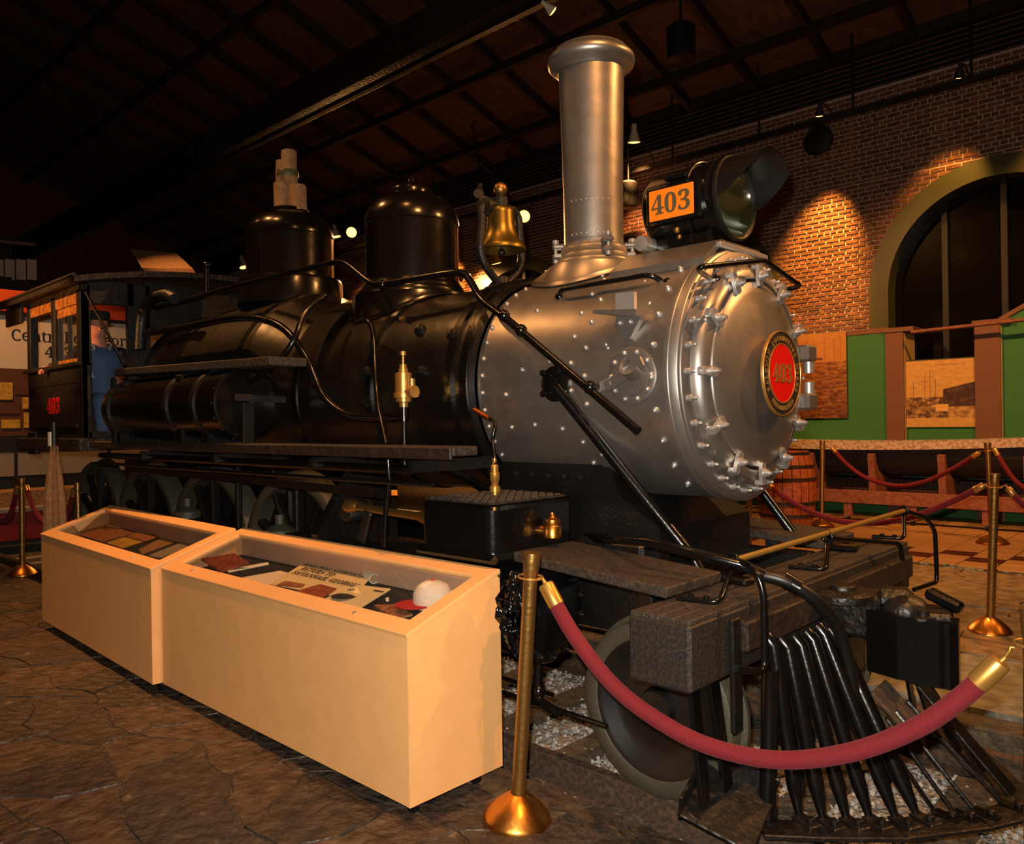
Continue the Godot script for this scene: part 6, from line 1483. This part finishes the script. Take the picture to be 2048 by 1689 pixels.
		put("caster", MB.new().lathe(axis_x(Vector3(x + 0.54, 0.05, -9.04)), [Vector2(0, 0), Vector2(0.05, 0), Vector2(0.05, 0.04), Vector2(0, 0.04)], 16), M.rubber, cr)
	put("cross_rail", MB.new().span(Vector3(-6.6, 0.5, -9.9), Vector3(-0.6, 0.66, -9.5), 0.01), M.dark_wood, cr)
	# fittings on the wall and under the roof
	var vt := pz(1637, 281, -11.0)
	var V := thing("wall_vent", "round dark vent high on the brick wall beside the arched window", "vent", vt)
	put("disc", MB.new().lathe(axis_z(vt), [Vector2(0.26, -0.04), Vector2(0.26, 0.03), Vector2(0.22, 0.05), Vector2(0, 0.055)], 32), M.dark, V)
	put("rim", ring_mesh(vt + Vector3(0, 0, 0.03), 0.26, 0.02, Vector3.BACK), M.iron, V)
	for q in [["hanging_can", "dark cylindrical lamp housing hung below the wall track", pz(1257, 390, -10.4), 0.20, 0.56], ["hanging_can", "dark cylindrical speaker hanging under the roof by the chimney top", pz(1362, 85, -8.2), 0.24, 0.60]]:
		var p: Vector3 = q[2]
		var H := thing(q[0], q[1], "housing", p, "dark cylindrical housings")
		put("body", MB.new().lathe(xf(p - Vector3(0, q[4] * 0.5, 0)), [Vector2(0, 0.0), Vector2(q[3] * 0.9, 0.0), Vector2(q[3], 0.02), Vector2(q[3], q[4] - 0.05), Vector2(q[3] * 0.7, q[4]), Vector2(0, q[4])], 24), M.dark, H)
		put("hanger", MB.new().tube([p + Vector3(0, q[4] * 0.5, 0), Vector3(p.x, roof_y(p.z) + 0.05, p.z)], 0.02, 6), M.dark, H)

func panel_x(called: String, u0: float, w0: float, u1: float, w1: float, x: float, th: float, m: Material, parent: Node) -> MeshInstance3D:
	var a := px(u0, w0, x); var b := px(u1, w1, x)
	return put(called, MB.new().span(Vector3(x - th, min(a.y, b.y), min(a.z, b.z)), Vector3(x, max(a.y, b.y), max(a.z, b.z)), 0.002), m, parent)

func build_exhibits() -> void:
	var X := -14.0
	var p0 := px(0, 625, X)
	var E := thing("history_board", "white and brown exhibit board with large lettering and yellow cards beyond the cab", "exhibit board", Vector3(X, 0, -0.6))
	put("orange_header", MB.new().span(Vector3(X - 0.12, 3.44, -3.2), Vector3(X + 0.05, 3.78, 2.2), 0.01), M.board_orange, E)
	put("header_strip", MB.new().span(Vector3(X - 0.1, 3.39, -3.2), Vector3(X + 0.04, 3.44, 2.2)), M.dark, E)
	put("white_panel", MB.new().span(Vector3(X - 0.1, 2.58, -3.2), Vector3(X, 3.39, 2.2)), M.board_white, E)
	put("brown_panel", MB.new().span(Vector3(X - 0.1, 1.55, -3.2), Vector3(X, 2.58, 2.2)), M.board_brown, E)
	put("grey_panel", MB.new().span(Vector3(X - 0.1, 0.93, -3.2), Vector3(X, 1.30, 2.2)), M.board_grey, E)
	put("black_band", MB.new().span(Vector3(X - 0.1, 1.30, -3.2), Vector3(X + 0.01, 1.55, 2.2)).span(Vector3(X - 0.1, 0.0, -3.2), Vector3(X - 0.02, 0.93, 2.2)), M.dark, E)
	for z in [-2.4, -1.3, 0.05, 1.3]: put("upright", MB.new().span(Vector3(X - 0.08, 0.0, z - 0.02), Vector3(X + 0.015, 1.4, z + 0.02)), M.dark, E)
	put("lettering", text("Central of Georgia", 0.235, 0.006, true, 400), M.dark, E, Transform3D(FACE_X, Vector3(X + 0.004, 3.10, px(16, 660, X).z - 1.05)))
	put("lettering", text("403", 0.235, 0.006, true, 400), M.dark, E, Transform3D(FACE_X, Vector3(X + 0.004, 2.86, px(94, 690, X).z - 0.16)))
	for q in [[-20, 765, 26, 800], [45, 795, 60, 818], [48, 826, 61, 856], [3, 840, 41, 857], [180, 745, 190, 796], [205, 770, 230, 800]]:
		panel_x("yellow_card", q[0], q[1], q[2], q[3], X + 0.02, 0.02, M.board_yellow, E)
	for q in [[-10, 806, 40, 828], [30, 768, 60, 790], [66, 800, 110, 830]]: panel_x("caption_plate", q[0], q[1], q[2], q[3], X + 0.015, 0.015, M.board_brown, E)
	var Q := thing("red_plinth", "low red plinth with pale top edge under the exhibit board", "plinth", Vector3(X + 0.6, 0, -0.6))
	put("base", MB.new().span(Vector3(X + 0.05, 0.06, -3.2), Vector3(X + 1.0, 0.46, 2.3), 0.01), M.board_red, Q)
	put("edge_trim", MB.new().span(Vector3(X + 0.05, 0.46, -3.2), Vector3(X + 1.03, 0.52, 2.33), 0.006), M.board_grey, Q)
	put("platform", MB.new().span(Vector3(X + 0.05, 0.52, -3.2), Vector3(X + 0.7, 0.74, 2.3), 0.006), M.canvas, Q)
	put("toe_board", MB.new().span(Vector3(X + 0.05, 0.0, -3.2), Vector3(X + 0.95, 0.06, 2.25)), M.dark, Q)
	# pale boarded loft far behind
	var F := thing("loft_front", "pale boarded loft front near the roof beyond the cab", "loft", Vector3(-22, 3.5, 2.0))
	put("beam", MB.new().span(Vector3(-22.2, 5.0, -2.0), Vector3(-21.9, 5.3, 5.0)), M.dark_wood, F)
	for k in 5:
		var a := px(-30 + k * 22, 470, -22); 
		panel_x("loft_board", -34 + k * 22, 518, -14 + k * 22, 561, -22.0, 0.06, M.board_white, F)
	panel_x("loft_sill", -60, 566, 130, 576, -21.95, 0.1, M.dark_wood, F)
	put("loft_tube", MB.new().tube([px(-30, 480, -21.8), px(70, 489, -21.8)], 0.06, 10), M.silver_dull, F)
	# furled canvas leaning against the cab step
	var u0 := pz(108, 838, 1.40) + Vector3(0.06, 0, 0)
	var cv := thing("furled_canvas", "tan furled canvas with a white tag standing under the cab", "canvas bundle", Vector3(u0.x, 0, 1.42))
	var fold := MB.new()
	var rows := [[0.0, 0.06], [0.4, 0.075], [0.75, 0.085], [1.05, 0.075], [1.3, 0.05], [1.42, 0.032], [1.5, 0.028]]
	for i in rows.size() - 1:
		for k in 28:
			var f := func(j: int, r: Array) -> Vector3:
				var a := TAU * j / 28
				var rr: float = r[1] * (1.0 + 0.16 * sin(a * 7.0))
				return Vector3(u0.x + rr * cos(a), r[0], 1.42 + rr * sin(a))
			fold.quad(f.call(k, rows[i]), f.call(k + 1, rows[i]), f.call(k + 1, rows[i + 1]), f.call(k, rows[i + 1]), Vector3(cos(TAU * (k + 0.5) / 28), 0, sin(TAU * (k + 0.5) / 28)))
	put("folds", fold, M.canvas, cv)
	put("staff", MB.new().tube([Vector3(u0.x, 1.42, 1.42), Vector3(u0.x, u0.y - 0.03, 1.42)], 0.028, 10), M.cab_wood, cv)
	put("tag", MB.new().span(Vector3(u0.x - 0.03, 1.50, 1.45), Vector3(u0.x + 0.03, 1.62, 1.46)), M.paper_white, cv)
	# shiny black bag by the cylinder
	var bg := px(1030, 1215, -2.40)
	var bag := MB.new()
	var brows := 10
	for i in brows:
		for k in 20:
			var f := func(ii: int, kk: int) -> Vector3:
				var t := float(ii) / brows
				var a := TAU * kk / 20
				var r := 0.085 * sin(PI * clampf(t * 0.93 + 0.07, 0, 1)) * (1.0 + 0.22 * sin(a * 5 + ii) + 0.12 * sin(a * 9 - ii * 2.0))
				return Vector3(bg.x + r * 0.7 * cos(a), lerpf(bg.y + 0.16, bg.y - 0.22, t), bg.z + r * sin(a))
			bag.quad(f.call(i, k), f.call(i, k + 1), f.call(i + 1, k + 1), f.call(i + 1, k), Vector3(cos(TAU * (k + 0.5) / 20), 0, sin(TAU * (k + 0.5) / 20)))
	solo("plastic_bag", bag, M.plastic_bag, "crumpled glossy black plastic bag hanging on the cylinder behind the display case", "bag")

# ---------------------------------------------------------------- the figure in the cab
func body_field(p: Vector3, bones: Array) -> Array:      # signed distance of a smooth union of tapered capsules, and the nearest bone's colour
	var d := 10.0
	var best := 10.0
	var col := Color()
	for b in bones:
		var a: Vector3 = b[0]
		var ab: Vector3 = b[1] - a
		var t := clampf((p - a).dot(ab) / max(ab.length_squared(), 1e-6), 0, 1)
		var e: float = (p - a - ab * t).length() - lerpf(b[2], b[3], t)
		if e < best: best = e; col = b[4]
		var k: float = b[5] if b.size() > 5 else 0.03
		var h := clampf(0.5 + 0.5 * (d - e) / k, 0, 1)
		d = lerpf(d, e, h) - k * h * (1.0 - h)
	return [d, col]

func surface(mb: MB, bones: Array, lo: Vector3, hi: Vector3, cell: float) -> void:      # surface nets
	var n := Vector3i(((hi - lo) / cell).ceil()) + Vector3i.ONE
	var val := PackedFloat32Array()
	val.resize(n.x * n.y * n.z)
	for z in n.z:
		for y in n.y:
			for x in n.x: val[x + n.x * (y + n.y * z)] = body_field(lo + Vector3(x, y, z) * cell, bones)[0]
	var vid := {}
	var pos := []
	var nrm := []
	var cols := []
	for z in n.z - 1:
		for y in n.y - 1:
			for x in n.x - 1:
				var s := 0
				var acc := Vector3.ZERO
				var cnt := 0
				for e in [[0, 1], [0, 2], [0, 4], [1, 3], [1, 5], [2, 3], [2, 6], [3, 7], [4, 5], [4, 6], [5, 7], [6, 7]]:
					var i0: int = e[0]; var i1: int = e[1]
					var p0 := Vector3i(x + (i0 & 1), y + ((i0 >> 1) & 1), z + (i0 >> 2)); var p1 := Vector3i(x + (i1 & 1), y + ((i1 >> 1) & 1), z + (i1 >> 2))
					var v0 := val[p0.x + n.x * (p0.y + n.y * p0.z)]; var v1 := val[p1.x + n.x * (p1.y + n.y * p1.z)]
					if (v0 < 0) != (v1 < 0):
						acc += Vector3(p0).lerp(Vector3(p1), v0 / (v0 - v1)); cnt += 1
				if cnt > 0:
					var p := lo + acc / cnt * cell
					vid[Vector3i(x, y, z)] = pos.size()
					pos.append(p)
					var r := body_field(p, bones)
					cols.append(r[1])
					var h := cell * 0.5
					nrm.append(Vector3(body_field(p + Vector3(h, 0, 0), bones)[0] - r[0], body_field(p + Vector3(0, h, 0), bones)[0] - r[0], body_field(p + Vector3(0, 0, h), bones)[0] - r[0]).normalized())
	for key in vid:
		var c: Vector3i = key
		for ax in 3:
			var u := Vector3i.ZERO; u[(ax + 1) % 3] = 1
			var w := Vector3i.ZERO; w[(ax + 2) % 3] = 1
			var e := Vector3i.ZERO; e[ax] = 1
			var q := c + e
			if q.x >= n.x or q.y >= n.y or q.z >= n.z: continue
			var v0 := val[c.x + n.x * (c.y + n.y * c.z)]; var v1 := val[q.x + n.x * (q.y + n.y * q.z)]
			if (v0 < 0) == (v1 < 0): continue
			if not (vid.has(c - u) and vid.has(c - w) and vid.has(c - u - w)): continue
			var a: int = vid[c]; var b: int = vid[c - u]; var d: int = vid[c - u - w]; var f: int = vid[c - w]
			mb.col = cols[a]
			mb.tri(pos[a], pos[b], pos[d], nrm[a], nrm[b], nrm[d])
			mb.tri(pos[a], pos[d], pos[f], nrm[a], nrm[d], nrm[f])

func build_driver() -> void:
	var hd := px(196, 652, -8.25)
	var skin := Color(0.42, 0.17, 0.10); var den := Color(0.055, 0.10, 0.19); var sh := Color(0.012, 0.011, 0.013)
	var hip := Vector3(hd.x - 0.06, hd.y - 0.74, hd.z - 0.04)
	var chest := Vector3(hd.x - 0.03, hd.y - 0.36, hd.z - 0.02)
	var hand := pz(97, 737, 1.24)
	var sl := chest + Vector3(0.0, 0.10, 0.19); var sr := chest + Vector3(0.02, 0.10, -0.20)
	var elbow := sl.lerp(hand, 0.5) + Vector3(0.02, -0.13, 0.04)
	var bones := [
		[hip + Vector3(0, 0, 0.09), hip + Vector3(0, 0, -0.09), 0.14, 0.14, den, 0.06], [hip, chest, 0.15, 0.155, den, 0.06], [chest + Vector3(0, 0.02, 0.08), chest + Vector3(0, 0.02, -0.08), 0.13, 0.13, den, 0.06],
		[chest + Vector3(0, 0.09, 0.15), chest + Vector3(0, 0.09, -0.15), 0.075, 0.075, sh, 0.05], [chest + Vector3(0, 0.1, 0), hd + Vector3(0, -0.06, 0), 0.07, 0.055, skin, 0.02],
		[hd + Vector3(-0.01, 0.035, 0), hd + Vector3(0.015, -0.06, 0), 0.092, 0.068, skin, 0.02], [hd + Vector3(0.08, 0.01, 0), hd + Vector3(0.105, -0.02, 0), 0.012, 0.018, skin, 0.02],
		[hd + Vector3(0, 0.0, 0.085), hd + Vector3(0, -0.03, 0.085), 0.016, 0.014, skin, 0.015], [hd + Vector3(0, 0.0, -0.085), hd + Vector3(0, -0.03, -0.085), 0.016, 0.014, skin, 0.015],
		[sl, elbow, 0.065, 0.05, sh, 0.03], [elbow, hand + Vector3(-0.03, 0.03, -0.04), 0.05, 0.034, sh, 0.02],
		[sr, chest + Vector3(0.10, -0.18, -0.27), 0.065, 0.05, sh, 0.03], [chest + Vector3(0.10, -0.18, -0.27), chest + Vector3(0.28, -0.20, -0.08), 0.05, 0.034, sh, 0.02],
		[hip + Vector3(0, -0.02, 0.10), hip + Vector3(0.38, 0.0, 0.13), 0.095, 0.075, den, 0.05], [hip + Vector3(0, -0.02, -0.10), hip + Vector3(0.38, 0.0, -0.12), 0.095, 0.075, den, 0.05],
		[hip + Vector3(0.38, 0.0, 0.13), hip + Vector3(0.40, -0.40, 0.13), 0.072, 0.05, den, 0.03], [hip + Vector3(0.38, 0.0, -0.12), hip + Vector3(0.40, -0.40, -0.12), 0.072, 0.05, den, 0.03]]
	var m := MB.new()
	surface(m, bones, hip + Vector3(-0.22, -0.48, -0.36), Vector3(hip.x + 0.52, hd.y + 0.16, hand.z + 0.04), 0.024)
	for side in 2:          # hands: a palm, four fingers and a thumb each
		var c := hand if side == 0 else chest + Vector3(0.30, -0.20, -0.06)
		var f := Vector3(0.25, -0.25, 0.93).normalized() if side == 0 else Vector3(0.55, -0.2, 0.8).normalized()
		var w := Vector3(1, 0, -0.27).normalized() if side == 0 else Vector3(0.2, 1, 0.1).normalized()
		var hb := [[c - f * 0.03, c + f * 0.03, 0.026, 0.030, skin, 0.012]]
		for k in 4:
			var o := c + w * (k - 1.5) * 0.019 + f * 0.045
			var l: float = [0.026, 0.033, 0.031, 0.022][k]
			hb.append([c + w * (k - 1.5) * 0.014, o, 0.011, 0.0095, skin, 0.008])
			hb.append([o, o + f * l + Vector3(0, -0.012, 0), 0.0095, 0.0085, skin, 0.004])
			hb.append([o + f * l + Vector3(0, -0.012, 0), o + f * l * 1.3 + Vector3(0, -0.036, 0), 0.0085, 0.0075, skin, 0.004])
		hb.append([c - f * 0.01 + w * 0.02, c + w * 0.052 + f * 0.022, 0.013, 0.010, skin, 0.008])
		hb.append([c + w * 0.052 + f * 0.022, c + w * 0.05 + f * 0.052 + Vector3(0, -0.012, 0), 0.010, 0.008, skin, 0.004])
		surface(m, hb, c - Vector3.ONE * 0.10, c + Vector3.ONE * 0.13, 0.007)
	var base := Vector3(hip.x, 1.56, hip.z)
	var t := thing("person", "seated figure in blue bib overalls and dark cap at the cab window", "person", base)
	var bm := mat(Color(1, 1, 1), 0.8)
	bm.vertex_color_use_as_albedo = true
	put("body", m, bm, t)
	var cp := hd + Vector3(0.0, 0.055, 0)
	put("cap", MB.new().lathe(xf(cp), [Vector2(0.098, -0.01), Vector2(0.104, 0.02), Vector2(0.108, 0.06), Vector2(0.095, 0.085), Vector2(0, 0.095)], 24).lathe(xf(cp + Vector3(0.05, -0.005, 0)), [Vector2(0.0, 0.012), Vector2(0.105, 0.002), Vector2(0.105, -0.004), Vector2(0, 0.006)], 20), M.shirt, t)
	for s in [0.055, -0.055]: put("bib_strap", MB.new().tube([chest + Vector3(0.135, 0.03, s), chest + Vector3(0.09, 0.15, s * 1.3), chest + Vector3(0, 0.18, s * 1.5), chest + Vector3(-0.1, 0.12, s)], 0.018, 6), M.denim, t)
	put("seat_box", MB.new().span(Vector3(hip.x - 0.25, 1.56, hip.z - 0.25), Vector3(hip.x + 0.22, hip.y - 0.13, hip.z + 0.22), 0.01), M.cab_wood, t)
